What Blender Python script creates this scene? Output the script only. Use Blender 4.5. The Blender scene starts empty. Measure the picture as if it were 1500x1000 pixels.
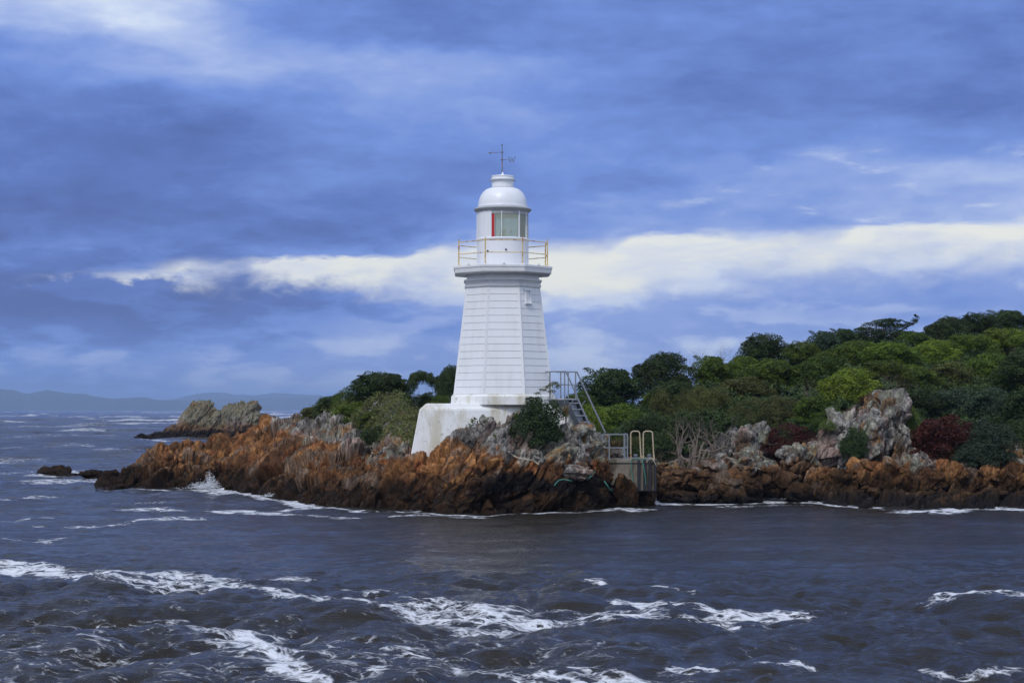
import bpy, bmesh, math, random
import numpy as np
from mathutils import Vector, Matrix

# ------------------------------------------------------------------ camera, sky, sun, exposure
SC = bpy.context.scene
COL = SC.collection
F = 2600.0          # focal length in photograph pixels
EYE = 3.6           # eye height above the water, metres
CX = 750.0
HOR = 600.0
cam_d = bpy.data.cameras.new('camera'); cam = bpy.data.objects.new('camera', cam_d); COL.objects.link(cam)
cam.location = (0, 0, EYE); cam.rotation_euler = (math.radians(90), 0, 0)
cam_d.sensor_width = 36; cam_d.lens = F / 1500 * 36; cam_d.shift_y = 100 / 1500
cam_d.clip_start = 0.5; cam_d.clip_end = 60000
SC.camera = cam
SC.cycles.use_denoising = True
SC.view_settings.view_transform = 'Standard'; SC.view_settings.look = 'None'
SC.view_settings.exposure = 0.0; SC.view_settings.gamma = 1.0

SUN_EL, SUN_AZ = 50.0, 205.0      # azimuth clockwise from +Y (view direction): behind the camera, a little left

def srgb(r, g, b):
    f = lambda c: (c / 255) / 12.92 if c / 255 <= 0.04045 else ((c / 255 + 0.055) / 1.055) ** 2.4
    return (f(r), f(g), f(b), 1)

class NT:
    """small node-tree writer"""
    def __init__(self, tree):
        self.t = tree; self.n = tree.nodes; self.l = tree.links; self.n.clear()
    def put(self, sock, v):
        if v is None: return
        if isinstance(v, bpy.types.NodeSocket): self.l.new(v, sock)
        else:
            try: sock.default_value = v
            except Exception:
                if hasattr(sock.default_value, '__len__') and not hasattr(v, '__len__'):
                    sock.default_value = [v] * len(sock.default_value)
                elif hasattr(v, '__len__') and len(v) == 3: sock.default_value = (*v, 1)
                else: sock.default_value = v[:3]
    def node(self, kind, **kw):
        nd = self.n.new(kind)
        for k, v in kw.items(): setattr(nd, k, v)
        return nd
    def m(self, op, a, b=None, c=None, clamp=False):
        nd = self.node('ShaderNodeMath', operation=op, use_clamp=clamp)
        self.put(nd.inputs[0], a); self.put(nd.inputs[1], b); self.put(nd.inputs[2], c)
        return nd.outputs[0]
    def vm(self, op, a, b=None):
        nd = self.node('ShaderNodeVectorMath', operation=op)
        self.put(nd.inputs[0], a); self.put(nd.inputs[1], b)
        return nd.outputs[0]
    def mix(self, f, a, b, mode='MIX', clamp=False):
        nd = self.node('ShaderNodeMix', data_type='RGBA', blend_type=mode)
        nd.clamp_factor = True
        self.put(nd.inputs[0], f); self.put(nd.inputs[6], a); self.put(nd.inputs[7], b)
        return nd.outputs[2]
    def sstep(self, x, lo, hi, t0=0.0, t1=1.0, smooth=True):
        nd = self.node('ShaderNodeMapRange', interpolation_type='SMOOTHSTEP' if smooth else 'LINEAR')
        for i, v in enumerate((x, lo, hi, t0, t1)): self.put(nd.inputs[i], v)
        return nd.outputs[0]
    def noise(self, vec, scale=1.0, detail=4.0, rough=0.5, dist=0.0, color=False):
        nd = self.node('ShaderNodeTexNoise')
        self.put(nd.inputs['Vector'], vec); nd.inputs['Scale'].default_value = scale
        nd.inputs['Detail'].default_value = detail; nd.inputs['Roughness'].default_value = rough
        nd.inputs['Distortion'].default_value = dist
        return nd.outputs['Color' if color else 'Fac']
    def ramp(self, x, stops, interp='LINEAR'):
        nd = self.node('ShaderNodeValToRGB'); r = nd.color_ramp; r.interpolation = interp
        while len(r.elements) > 1: r.elements.remove(r.elements[-1])
        for i, (p, c) in enumerate(stops):
            e = r.elements[0] if i == 0 else r.elements.new(p)
            e.position = p; e.color = c if hasattr(c, '__len__') else (c, c, c, 1)
        self.put(nd.inputs[0], x)
        return nd.outputs[0]
    def mapping(self, vec, scale=(1, 1, 1), rot=(0, 0, 0), loc=(0, 0, 0)):
        nd = self.node('ShaderNodeMapping')
        self.put(nd.inputs['Vector'], vec); nd.inputs['Scale'].default_value = scale
        nd.inputs['Rotation'].default_value = rot; nd.inputs['Location'].default_value = loc
        return nd.outputs[0]

def build_world():
    w = bpy.data.worlds.new("World"); SC.world = w; w.use_nodes = True
    T = NT(w.node_tree)
    out = T.node('ShaderNodeOutputWorld'); bg = T.node('ShaderNodeBackground')
    T.l.new(bg.outputs[0], out.inputs[0])
    sky = T.node('ShaderNodeTexSky'); sky.sky_type = 'NISHITA'; sky.sun_disc = False
    sky.sun_elevation = math.radians(SUN_EL); sky.sun_rotation = math.radians(SUN_AZ)
    sky.air_density = 1.5; sky.dust_density = 2.0
    tc = T.node('ShaderNodeTexCoord'); sep = T.node('ShaderNodeSeparateXYZ')
    T.l.new(tc.outputs['Generated'], sep.inputs[0])
    x, y, z = sep.outputs
    az = T.m('ARCTAN2', x, y)                                   # 0 straight ahead, + to the right
    hyp = T.m('SQRT', T.m('ADD', T.m('MULTIPLY', x, x), T.m('MULTIPLY', y, y)))
    v = T.m('DIVIDE', z, T.m('MAXIMUM', hyp, 0.02))             # tan(elevation)
    cmb = T.node('ShaderNodeCombineXYZ'); T.put(cmb.inputs[0], az); T.put(cmb.inputs[1], v); P = cmb.outputs[0]
    # warped angular coordinates: the clouds' own turbulence, longer along the horizon
    Pn = T.mapping(P, scale=(9, 26, 1))
    w1 = T.noise(Pn, 1.0, 8, 0.55, 0.3, color=True)
    w1s = T.node('ShaderNodeSeparateXYZ'); T.put(w1s.inputs[0], w1)
    Pf = T.mapping(P, scale=(40, 80, 1), loc=(3, 7, 0))
    w2 = T.noise(Pf, 1.0, 7, 0.62, 0.2, color=True)
    w2s = T.node('ShaderNodeSeparateXYZ'); T.put(w2s.inputs[0], w2)
    def warp(base, s1, a1, s2, a2):
        r = T.m('MULTIPLY_ADD', T.m('SUBTRACT', s1, 0.5), a1, base)
        return T.m('MULTIPLY_ADD', T.m('SUBTRACT', s2, 0.5), a2, r)
    azw = warp(az, w1s.outputs[0], 0.10, w2s.outputs[0], 0.012)
    vw = warp(v, w1s.outputs[1], 0.040, w2s.outputs[1], 0.012)
    A0 = 0.30
    t_az = T.m('ADD', T.m('DIVIDE', azw, 2 * A0), 0.5, clamp=True)
    t_az0 = T.m('ADD', T.m('DIVIDE', warp(az, w1s.outputs[0], 0.03, w2s.outputs[0], 0.01), 2 * A0), 0.5, clamp=True)
    pos = lambda px: min(1, max(0, math.atan((px - CX) / F) / (2 * A0) + 0.5))
    pxs = [0, 150, 300, 450, 600, 750, 900, 1050, 1200, 1350, 1500]
    rows = [(-500, [.55, .55, .55, .5, .5, .5, .5, .5, .5, .5, .5]),
            (-150, [.70, .65, .50, .35, .35, .40, .40, .40, .38, .35, .35]),
            (0,   [.84, .88, .72, .32, .26, .30, .36, .38, .34, .30, .28]),
            (50,  [.70, .82, .70, .36, .26, .34, .40, .36, .30, .26, .28]),
            (100, [.36, .56, .66, .62, .60, .58, .44, .34, .25, .24, .24]),
            (150, [.28, .30, .42, .46, .46, .44, .38, .30, .25, .24, .24]),
            (200, [.22, .16, .20, .38, .42, .40, .36, .33, .34, .40, .42]),
            (250, [.20, .12, .18, .34, .34, .38, .42, .48, .54, .62, .66]),
            (300, [.16, .15, .20, .26, .24, .38, .46, .52, .50, .58, .66]),
            (345, [.16, .16, .20, .20, .26, .44, .56, .68, .74, .78, .80]),
            (385, [.22, .24, .28, .42, .62, .74, .78, .80, .80, .80, .80]),
            (420, [.14, .12, .18, .30, .66, .72, .72, .74, .74, .70, .66]),
            (460, [.12, .10, .14, .26, .56, .66, .60, .58, .60, .62, .60]),
            (490, [.24, .24, .26, .34, .52, .64, .60, .60, .66, .72, .74]),
            (520, [.46, .52, .56, .60, .66, .74, .76, .76, .76, .74, .74]),
            (550, [.40, .50, .62, .66, .66, .74, .72, .7, .7, .7, .7]),
            (578, [.34, .38, .46, .50, .54, .62, .6, .6, .6, .6, .6]),
            (605, [.30, .32, .36, .40, .46, .54, .5, .5, .5, .5, .5])]
    tone = None; prev = None
    for py, vals in rows:
        r = T.ramp(t_az, [(pos(p), q) for p, q in zip(pxs, vals)])
        vv = (HOR - py) / F
        if tone is None: tone = r
        else: tone = T.mix(T.sstep(vw, prev, vv), tone, r)
        prev = vv
    # soft billow and streak detail
    n3 = T.noise(T.mapping(P, scale=(7, 22, 1), loc=(1, 2, 0)), 1.0, 8, 0.52, 0.2)
    n4 = T.noise(T.mapping(P, scale=(20, 75, 1), loc=(5, 1, 0), rot=(0, 0, -0.05)), 1.0, 6, 0.6, 0.3)
    tone = T.m('ADD', tone, T.m('MULTIPLY', T.m('SUBTRACT', n3, 0.5), 0.58))
    n6 = T.noise(T.mapping(P, scale=(17, 52, 1), loc=(11, 3, 0)), 1.0, 10, 0.56, 0.25)
    edge = T.m('SUBTRACT', T.sstep(n6, .44, .58), .5)
    tone = T.m('ADD', tone, T.m('MULTIPLY', edge, T.sstep(v, .15, .03, .04, .22)))
    n7 = T.noise(T.mapping(P, scale=(60, 130, 1), loc=(4, 8, 0)), 1.0, 6, 0.6, 0.4)
    tone = T.m('ADD', tone, T.m('MULTIPLY', T.m('SUBTRACT', n7, .5), .16))
    tone = T.m('ADD', tone, T.m('MULTIPLY', T.m('SUBTRACT', n4, 0.5), 0.22), clamp=True)
    cloud = T.ramp(tone, [(0.0, srgb(76, 97, 160)), (0.2, srgb(90, 116, 186)), (0.42, srgb(114, 144, 216)),
                          (0.60, srgb(144, 167, 226)), (0.78, srgb(180, 196, 236)), (0.92, srgb(212, 223, 245)), (1.0, srgb(232, 237, 245))])
    # the bright gap between the upper deck and the low cumulus
    up = T.ramp(t_az0, [(pos(p), (HOR - q) / F * 2) for p, q in
        [(0, 412), (90, 404), (200, 394), (280, 384), (400, 376), (520, 371), (600, 369), (640, 352), (800, 350), (900, 344), (1000, 341), (1150, 336), (1300, 332), (1500, 330)]])
    lo = T.ramp(t_az0, [(pos(p), (HOR - q) / F * 2) for p, q in
        [(0, 408), (90, 410), (200, 418), (300, 428), (400, 428), (480, 432), (540, 444), (640, 454), (700, 452), (800, 446), (900, 454), (1000, 444), (1100, 434), (1220, 428), (1290, 424), (1350, 424), (1410, 420), (1500, 408)]])
    n5 = T.noise(T.mapping(P, scale=(32, 60, 1), loc=(9, 4, 0)), 1.0, 8, 0.6, 0.2)
    v2 = T.m('MULTIPLY', v, 2.0)
    vlo = T.m('ADD', v2, T.m('MULTIPLY', T.m('SUBTRACT', n5, 0.5), 0.075))
    vup = T.m('ADD', v2, T.m('MULTIPLY', T.m('SUBTRACT', n4, 0.5), 0.030))
    wl_ = T.sstep(T.noise(T.mapping(P, scale=(7, 3, 1), loc=(6, 6, 0)), 1.0, 3, .5), .38, .62, .012, .075)
    wu_ = T.sstep(T.noise(T.mapping(P, scale=(9, 3, 1), loc=(2, 1, 0)), 1.0, 3, .5), .40, .62, .005, .026)
    gap = T.m('MULTIPLY', T.sstep(T.m('DIVIDE', T.m('SUBTRACT', vlo, lo), wl_), -.15, 1.0), T.sstep(T.m('DIVIDE', T.m('SUBTRACT', up, vup), wu_), -.15, 1.0))
    inside = T.noise(T.mapping(P, scale=(16, 70, 1), loc=(2, 9, 0)), 1.0, 7, 0.6, 0.3)
    gapcol = T.ramp(inside, [(0.0, srgb(190, 203, 236)), (0.40, srgb(228, 231, 236)), (0.56, srgb(243, 242, 232)), (1.0, srgb(250, 247, 234))])
    cloud = T.mix(gap, cloud, gapcol)
    # detached wisps of light on the right and at the lip of the dark deck
    wis = T.m('MULTIPLY', T.sstep(n4, 0.55, 0.75), T.m('MULTIPLY', T.sstep(v, 0.085, 0.10), T.sstep(v, 0.152, 0.13)))
    wis = T.m('MULTIPLY', wis, T.sstep(az, 0.02, 0.2))
    cloud = T.mix(T.m('MULTIPLY', wis, 0.8), cloud, srgb(225, 231, 244))
    # overhead and behind the viewer: bright pale overcast (what lights the scene)
    az_abs = T.m('ABSOLUTE', az)
    away = T.sstep(az_abs, 0.6, 1.7)
    high = T.sstep(v, 0.30, 1.1)
    nb = T.noise(T.mapping(tc.outputs['Generated'], scale=(2.2, 2.2, 4.5)), 1.0, 6, 0.55, 0.3)
    pale = T.ramp(nb, [(0.3, (0.45, 0.54, 0.80, 1)), (0.55, (0.78, 0.87, 1.10, 1)), (0.75, (1.2, 1.25, 1.35, 1))])
    pale = T.mix(1.0, pale, (PALE, PALE, PALE, 1), 'MULTIPLY')
    top = T.ramp(nb, [(0.3, (0.17, 0.19, 0.24, 1)), (0.7, (0.34, 0.36, 0.41, 1))])
    cloud = T.mix(high, cloud, top)
    cloud = T.mix(away, cloud, pale)
    cloud10 = T.mix(1.0, cloud, (10.2, 10.4, 10.5, 1), 'MULTIPLY')
    full = T.mix(0.97, sky.outputs[0], cloud10)
    T.l.new(full, bg.inputs[0]); bg.inputs[1].default_value = 0.1
PALE = .98
build_world()

sun_d = bpy.data.lights.new('sun', 'SUN'); sun = bpy.data.objects.new('sun', sun_d); COL.objects.link(sun)
sun_d.energy = 1.65; sun_d.angle = math.radians(10); sun_d.color = (1.0, 0.96, 0.90)
_a, _e = math.radians(SUN_AZ), math.radians(SUN_EL)
sdir = Vector((math.sin(_a) * math.cos(_e), math.cos(_a) * math.cos(_e), math.sin(_e)))
sun.rotation_euler = sdir.to_track_quat('Z', 'Y').to_euler(); sun.location = sdir * 60

# ------------------------------------------------------------------ numeric helpers
def W(px, py, D):
    """point seen at photograph pixel (px, py) when it stands D metres away"""
    return Vector(((px - CX) / F * D, D, EYE + (HOR - py) / F * D))
def Dw(py): return F * EYE / (py - HOR)          # distance of the water surface seen at row py

def _h(ix, iy, iz, seed):
    with np.errstate(over='ignore'):
        h = ix.astype(np.uint32) * np.uint32(374761393) + iy.astype(np.uint32) * np.uint32(668265263) \
            + iz.astype(np.uint32) * np.uint32(2246822519) + np.uint32((seed * 3266489917) & 0xffffffff)
        h ^= h >> np.uint32(15); h *= np.uint32(2246822519); h ^= h >> np.uint32(13)
        h *= np.uint32(3266489917); h ^= h >> np.uint32(16)
    return h
def _r(h, k=0):
    with np.errstate(over='ignore'):
        g = h * np.uint32(747796405 + 2 * k * 7919 + 1) + np.uint32(2891336453 + k * 977)
        g ^= g >> np.uint32(16); g *= np.uint32(2246822519); g ^= g >> np.uint32(13)
    return g.astype(np.float64) / 4294967296.0
def vnoise(p, seed=0):
    i = np.floor(p).astype(np.int64); f = p - i; u = f * f * f * (f * (f * 6 - 15) + 10)
    r = 0
    for dx in (0, 1):
        for dy in (0, 1):
            for dz in (0, 1):
                w = (u[:, 0] if dx else 1 - u[:, 0]) * (u[:, 1] if dy else 1 - u[:, 1]) * (u[:, 2] if dz else 1 - u[:, 2])
                r = r + w * _r(_h(i[:, 0] + dx, i[:, 1] + dy, i[:, 2] + dz, seed))
    return r * 2 - 1
def fbm(p, oct=4, seed=0, gain=0.5):
    a, s, r = 1.0, 0.0, 0
    for o in range(oct):
        r = r + a * vnoise(p * 2 ** o + 17.3 * o, seed + o); s += a; a *= gain
    return r / s
def facet(p, seed=0, tilt=0.6):
    """broken-rock relief: every Voronoi cell is a tilted flat face; returns relief, crack distance, cell value"""
    i = np.floor(p).astype(np.int64)
    n = len(p); F1 = np.full(n, 9.0); F2 = np.full(n, 9.0); val = np.zeros(n); cid = np.zeros(n)
    for dx in (-1, 0, 1):
        for dy in (-1, 0, 1):
            for dz in (-1, 0, 1):
                c = i + np.array([dx, dy, dz]); h = _h(c[:, 0], c[:, 1], c[:, 2], seed)
                d = p - (c + np.stack([_r(h, 1), _r(h, 2), _r(h, 3)], 1) * 0.9 + 0.05)
                q = np.sqrt((d * d).sum(1))
                v = (_r(h, 4) - 0.5) + tilt * ((_r(h, 5) - .5) * d[:, 0] + (_r(h, 6) - .5) * d[:, 1] + (_r(h, 7) - .5) * d[:, 2]) * 2
                near = q < F1
                F2 = np.where(near, F1, np.minimum(F2, q))
                val = np.where(near, v, val); cid = np.where(near, _r(h, 8), cid); F1 = np.where(near, q, F1)
    return val, F2 - F1, cid
def sm(x, a, b):
    t = np.clip((x - a) / (b - a), 0, 1); return t * t * (3 - 2 * t)
def mixc(a, b, t): return a * (1 - t[:, None]) + np.asarray(b, float)[None, :] * t[:, None]

def mesh_np(name, v, f, mat=None, parent=None, smooth=False, attrs=None):
    v = np.asarray(v, dtype=np.float32); f = np.asarray(f, dtype=np.int32)
    me = bpy.data.meshes.new(name); k = f.shape[1]
    me.vertices.add(len(v)); me.vertices.foreach_set('co', v.ravel())
    me.loops.add(f.size); me.loops.foreach_set('vertex_index', f.ravel())
    me.polygons.add(len(f)); me.polygons.foreach_set('loop_start', np.arange(0, f.size, k, dtype=np.int32))
    me.polygons.foreach_set('loop_total', np.full(len(f), k, dtype=np.int32))
    if smooth: me.polygons.foreach_set('use_smooth', np.ones(len(f), bool))
    for an, av in (attrs or {}).items():
        if av.ndim == 2:
            a = me.attributes.new(an, 'FLOAT_COLOR', 'POINT')
            a.data.foreach_set('color', np.concatenate([av, np.ones((len(av), 1))], 1).astype(np.float32).ravel())
        else:
            a = me.attributes.new(an, 'FLOAT', 'POINT'); a.data.foreach_set('value', av.astype(np.float32))
    me.update(calc_edges=True)
    if mat: me.materials.append(mat)
    o = bpy.data.objects.new(name, me); COL.objects.link(o)
    if parent: o.parent = parent
    return o

class MB:
    """collects shapes and links them as one mesh object"""
    def __init__(s): s.v = []; s.f = []
    def add(s, vs, fs):
        b = len(s.v); s.v += [tuple(q) for q in vs]; s.f += [tuple(i + b for i in q) for q in fs]; return s
    def box(s, c, d, rz=0, M=None):
        x, y, z = d[0] / 2, d[1] / 2, d[2] / 2
        pts = [Vector((a, b, e)) for a in (-x, x) for b in (-y, y) for e in (-z, z)]
        R = M or Matrix.Rotation(rz, 3, 'Z')
        return s.add([R @ p + Vector(c) for p in pts], [(0, 1, 3, 2), (4, 6, 7, 5), (0, 4, 5, 1), (2, 3, 7, 6), (0, 2, 6, 4), (1, 5, 7, 3)])
    def beam(s, a, b, w, h, up=(0, 0, 1)):
        a, b = Vector(a), Vector(b); d = (b - a); L = d.length; d.normalize()
        sd = d.cross(Vector(up)).normalized(); u = sd.cross(d).normalized()
        M = Matrix((sd, d, u)).transposed()
        return s.box((a + b) / 2, (w, L, h), M=M)
    def tube(s, pts, r, n=8, cap=True):
        pts = [Vector(p) for p in pts]; k = len(pts)
        rs = r if hasattr(r, '__len__') else [r] * k
        t0 = (pts[1] - pts[0]).normalized(); ref = Vector((0, 0, 1)) if abs(t0.z) < .9 else Vector((1, 0, 0))
        u = t0.cross(ref).normalized(); vs = []; fs = []
        for i, p in enumerate(pts):
            t = (pts[min(i + 1, k - 1)] - pts[max(i - 1, 0)]).normalized()
            u = (u - t * u.dot(t)).normalized(); w = t.cross(u)
            for j in range(n):
                a = 2 * math.pi * j / n; vs.append(p + (u * math.cos(a) + w * math.sin(a)) * rs[i])
        for i in range(k - 1):
            for j in range(n):
                fs.append((i * n + j, i * n + (j + 1) % n, (i + 1) * n + (j + 1) % n, (i + 1) * n + j))
        if cap: fs.append(tuple(range(n))[::-1]); fs.append(tuple((k - 1) * n + j for j in range(n)))
        return s.add(vs, fs)
    def lathe(s, prof, n=64, ph=0.0, c=(0, 0), closed=False, a0=None, a1=None):
        """prof = [(radius, z)...]; n flat sides; angles measured from the viewer's side (-Y), + to the right"""
        full = a0 is None
        ang = [ph + 2 * math.pi * j / n for j in range(n)] if full else [a0 + (a1 - a0) * j / n for j in range(n + 1)]
        m = len(ang); vs = [(c[0] + r * math.sin(a), c[1] - r * math.cos(a), z) for r, z in prof for a in ang]; fs = []
        k = len(prof); rows = range(k) if closed else range(k - 1)
        for i in rows:
            i2 = (i + 1) % k
            for j in range(m if full else m - 1):
                j2 = (j + 1) % m; fs.append((i * m + j, i * m + j2, i2 * m + j2, i2 * m + j))
        if not closed and full:
            if prof[0][0] > 1e-4: fs.append(tuple(range(m))[::-1])
            if prof[-1][0] > 1e-4: fs.append(tuple((k - 1) * m + j for j in range(m)))
        if not full and closed:
            fs.append(tuple(i * m for i in range(k))); fs.append(tuple(i * m + m - 1 for i in range(k))[::-1])
        return s.add(vs, fs)
    def build(s, name, mat, parent=None, smooth=None, bevel=0):
        me = bpy.data.meshes.new(name); me.from_pydata(s.v, [], s.f); me.update()
        bm = bmesh.new(); bm.from_mesh(me)
        bmesh.ops.remove_doubles(bm, verts=bm.verts, dist=1e-5)
        bmesh.ops.recalc_face_normals(bm, faces=bm.faces)
        if bevel: bmesh.ops.bevel(bm, geom=[e for e in bm.edges if e.is_manifold and e.calc_face_angle(0) > .5], offset=bevel, segments=1, affect='EDGES')
        bm.to_mesh(me); bm.free()
        me.materials.append(mat)
        if smooth:
            me.polygons.foreach_set('use_smooth', [True] * len(me.polygons)); me.set_sharp_from_angle(angle=math.radians(smooth))
        o = bpy.data.objects.new(name, me); COL.objects.link(o)
        if parent:
            o.parent = parent; o.matrix_parent_inverse = Matrix.Translation(-parent.location)
        return o

def tag(o, label, cat, group=None):
    o['label'] = label; o['category'] = cat
    if group: o['group'] = group
    return o
def thing(name, label, cat, loc=(0, 0, 0), group=None):
    o = bpy.data.objects.new(name, None); COL.objects.link(o); o.location = loc; o.empty_display_size = .3
    return tag(o, label, cat, group)
def structure(o): o['kind'] = 'structure'; return o
def stuff(o, label, cat): o['kind'] = 'stuff'; o['label'] = label; o['category'] = cat; return o

# ------------------------------------------------------------------ materials
def mat_new(name):
    m = bpy.data.materials.new(name); m.use_nodes = True; T = NT(m.node_tree)
    out = T.node('ShaderNodeOutputMaterial'); b = T.node('ShaderNodeBsdfPrincipled'); T.l.new(b.outputs[0], out.inputs[0])
    return m, T, b, out
def bump(T, h, strength, dist):
    nd = T.node('ShaderNodeBump'); nd.inputs['Strength'].default_value = strength; nd.inputs['Distance'].default_value = dist
    T.put(nd.inputs['Height'], h); return nd.outputs[0]

def m_white(name, base=(0.78, 0.79, 0.80), grime=0.25, rough=0.5, rust=0.0):
    m, T, b, _ = mat_new(name); P = T.node('ShaderNodeTexCoord').outputs['Object']
    n1 = T.noise(T.mapping(P, scale=(2.5, 2.5, 0.5)), 1.3, 6, 0.6); n2 = T.noise(P, 9, 5, 0.65)
    g = T.m('MULTIPLY', T.sstep(n1, 0.45, 0.75), grime); g2 = T.m('MULTIPLY', T.sstep(n2, 0.55, 0.75), grime * .7)
    c = T.mix(g, (*base, 1), (0.52, 0.52, 0.48, 1)); c = T.mix(g2, c, (0.60, 0.58, 0.50, 1))
    if rust:
        n3 = T.noise(T.mapping(P, scale=(5, 5, 1.2)), 1.6, 7, 0.65)
        c = T.mix(T.m('MULTIPLY', T.sstep(n3, 0.62, 0.75), rust), c, (0.33, 0.20, 0.08, 1))
    T.put(b.inputs['Base Color'], c); b.inputs['Roughness'].default_value = rough
    T.put(b.inputs['Normal'], bump(T, n2, 0.15, 0.01))
    return m
M_BOARD = m_white('white_painted_boards', base=(.73, .75, .78), grime=.28, rust=.22)
M_TRIM = m_white('white_painted_trim', base=(.74, .75, .77), grime=.25, rust=.25)
M_DOME = m_white('white_painted_metal', base=(.76, .78, .82), grime=.15, rough=.38)

def m_plinth():
    m, T, b, _ = mat_new('whitewashed_concrete'); P = T.node('ShaderNodeTexCoord').outputs['Object']
    n1 = T.noise(T.mapping(P, scale=(1.4, 1.4, .35)), 1.2, 8, .65); n2 = T.noise(P, 5, 8, .7); n3 = T.noise(P, 22, 5, .6)
    c = T.mix(T.m('MULTIPLY', T.sstep(n1, .44, .64), .75), (.76, .77, .77, 1), (.50, .46, .34, 1))
    c = T.mix(T.m('MULTIPLY', T.sstep(n2, .57, .68), .7), c, (.22, .21, .18, 1))
    c = T.mix(T.m('MULTIPLY', T.sstep(n3, .64, .72), .5), c, (.16, .15, .13, 1))
    T.put(b.inputs['Base Color'], c); b.inputs['Roughness'].default_value = .85
    T.put(b.inputs['Normal'], bump(T, T.m('ADD', n2, T.m('MULTIPLY', n3, .4)), .5, .03))
    return m
M_PLINTH = m_plinth()

def m_rust(name, paint, amount=.5):
    m, T, b, _ = mat_new(name); P = T.node('ShaderNodeTexCoord').outputs['Object']
    n = T.noise(P, 4.5, 7, .65)
    c = T.mix(T.sstep(n, .62 - amount * .25, .70 - amount * .2), (*paint, 1), T.mix(T.noise(P, 20, 3), (.22, .07, .02, 1), (.42, .17, .04, 1)))
    T.put(b.inputs['Base Color'], c); b.inputs['Roughness'].default_value = .65
    return m
M_RAIL = m_rust('rusty_yellow_paint', (.66, .50, .22), .45)
M_HOOP = m_rust('weathered_tan_paint', (.42, .35, .24), .3)
M_VANE = m_rust('weathered_vane_metal', (.16, .16, .16), .15)

def m_plain(name, col, rough=.6, metal=0, var=.25, scale=8):
    m, T, b, _ = mat_new(name); P = T.node('ShaderNodeTexCoord').outputs['Object']
    n = T.noise(P, scale, 6, .6)
    c = T.mix(n, tuple(x * (1 - var) for x in col) + (1,), tuple(min(1, x * (1 + var)) for x in col) + (1,))
    T.put(b.inputs['Base Color'], c); b.inputs['Roughness'].default_value = rough; b.inputs['Metallic'].default_value = metal
    T.put(b.inputs['Normal'], bump(T, n, .2, .01))
    return m
M_STEEL = m_plain('galvanised_grey_steel', (.20, .22, .25), .5, .3)
M_DKSTEEL = m_plain('dark_grey_steel', (.055, .065, .08), .55, .2)
M_TREAD = m_plain('pale_metal_tread', (.50, .51, .52), .5, .2)
M_RISER = m_plain('pale_tread_plate', (.36, .40, .46), .5, .1)
M_FENDER = m_plain('black_timber_fender', (.012, .013, .018), .6)
M_GROPE = m_plain('green_rope', (.045, .20, .155), .8, var=.35, scale=30)
M_CROPE = m_plain('cream_rope', (.42, .37, .28), .85, var=.35, scale=30)
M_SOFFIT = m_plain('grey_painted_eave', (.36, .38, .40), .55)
M_DARK = m_plain('dark_hole', (.01, .01, .01), .8)
M_GREYLAMP = m_plain('grey_lamp_housing', (.09, .10, .10), .5)
M_RED = m_plain('red_sector_screen', (.45, .012, .015), .35, var=.05)
M_BOLL = m_plain('grey_iron_bollard', (.14, .16, .20), .5, .2)

def m_glass():
    m = bpy.data.materials.new('lantern_glass'); m.use_nodes = True; T = NT(m.node_tree)
    out = T.node('ShaderNodeOutputMaterial'); tr = T.node('ShaderNodeBsdfTransparent'); gl = T.node('ShaderNodeBsdfGlossy')
    tr.inputs[0].default_value = (.96, 1, .92, 1); gl.inputs['Roughness'].default_value = .03
    fr = T.node('ShaderNodeFresnel'); fr.inputs[0].default_value = 1.5
    mx = T.node('ShaderNodeMixShader'); T.put(mx.inputs[0], fr.outputs[0]); tl = T.node('ShaderNodeBsdfTranslucent'); tl.inputs[0].default_value = (.80, .92, .82, 1); m2_ = T.node('ShaderNodeMixShader'); m2_.inputs[0].default_value = .30; df = T.node('ShaderNodeBsdfDiffuse'); df.inputs[0].default_value = (.84, .92, .74, 1); m3_ = T.node('ShaderNodeMixShader'); m3_.inputs[0].default_value = .85; T.l.new(tl.outputs[0], m3_.inputs[1]); T.l.new(df.outputs[0], m3_.inputs[2]); T.l.new(tr.outputs[0], m2_.inputs[1]); T.l.new(m3_.outputs[0], m2_.inputs[2])
    T.l.new(m2_.outputs[0], mx.inputs[1]); T.l.new(gl.outputs[0], mx.inputs[2])
    T.l.new(mx.outputs[0], out.inputs[0]); return m
M_GLASS = m_glass()

def m_concrete():
    m, T, b, _ = mat_new('stained_concrete'); P = T.node('ShaderNodeTexCoord').outputs['Object']
    sp = T.node('ShaderNodeSeparateXYZ'); T.put(sp.inputs[0], P)
    n1 = T.noise(T.mapping(P, scale=(1.5, 1.5, .8)), 1.5, 8, .65); n2 = T.noise(P, 14, 5, .6)
    c = T.mix(T.sstep(n1, .38, .62), (.085, .066, .042, 1), (.21, .185, .15, 1))
    low = T.sstep(T.m('ADD', sp.outputs[2], T.m('MULTIPLY', T.m('SUBTRACT', n1, .5), .5)), -.65, -1.05)
    c = T.mix(T.m('MULTIPLY', low, .75), c, (.075, .045, .02, 1))
    c = T.mix(T.m('MULTIPLY', T.sstep(n2, .6, .7), .4), c, (.05, .045, .04, 1))
    T.put(b.inputs['Base Color'], c); b.inputs['Roughness'].default_value = .85
    T.put(b.inputs['Normal'], bump(T, n2, .4, .02)); return m
M_CONC = m_concrete()

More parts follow.
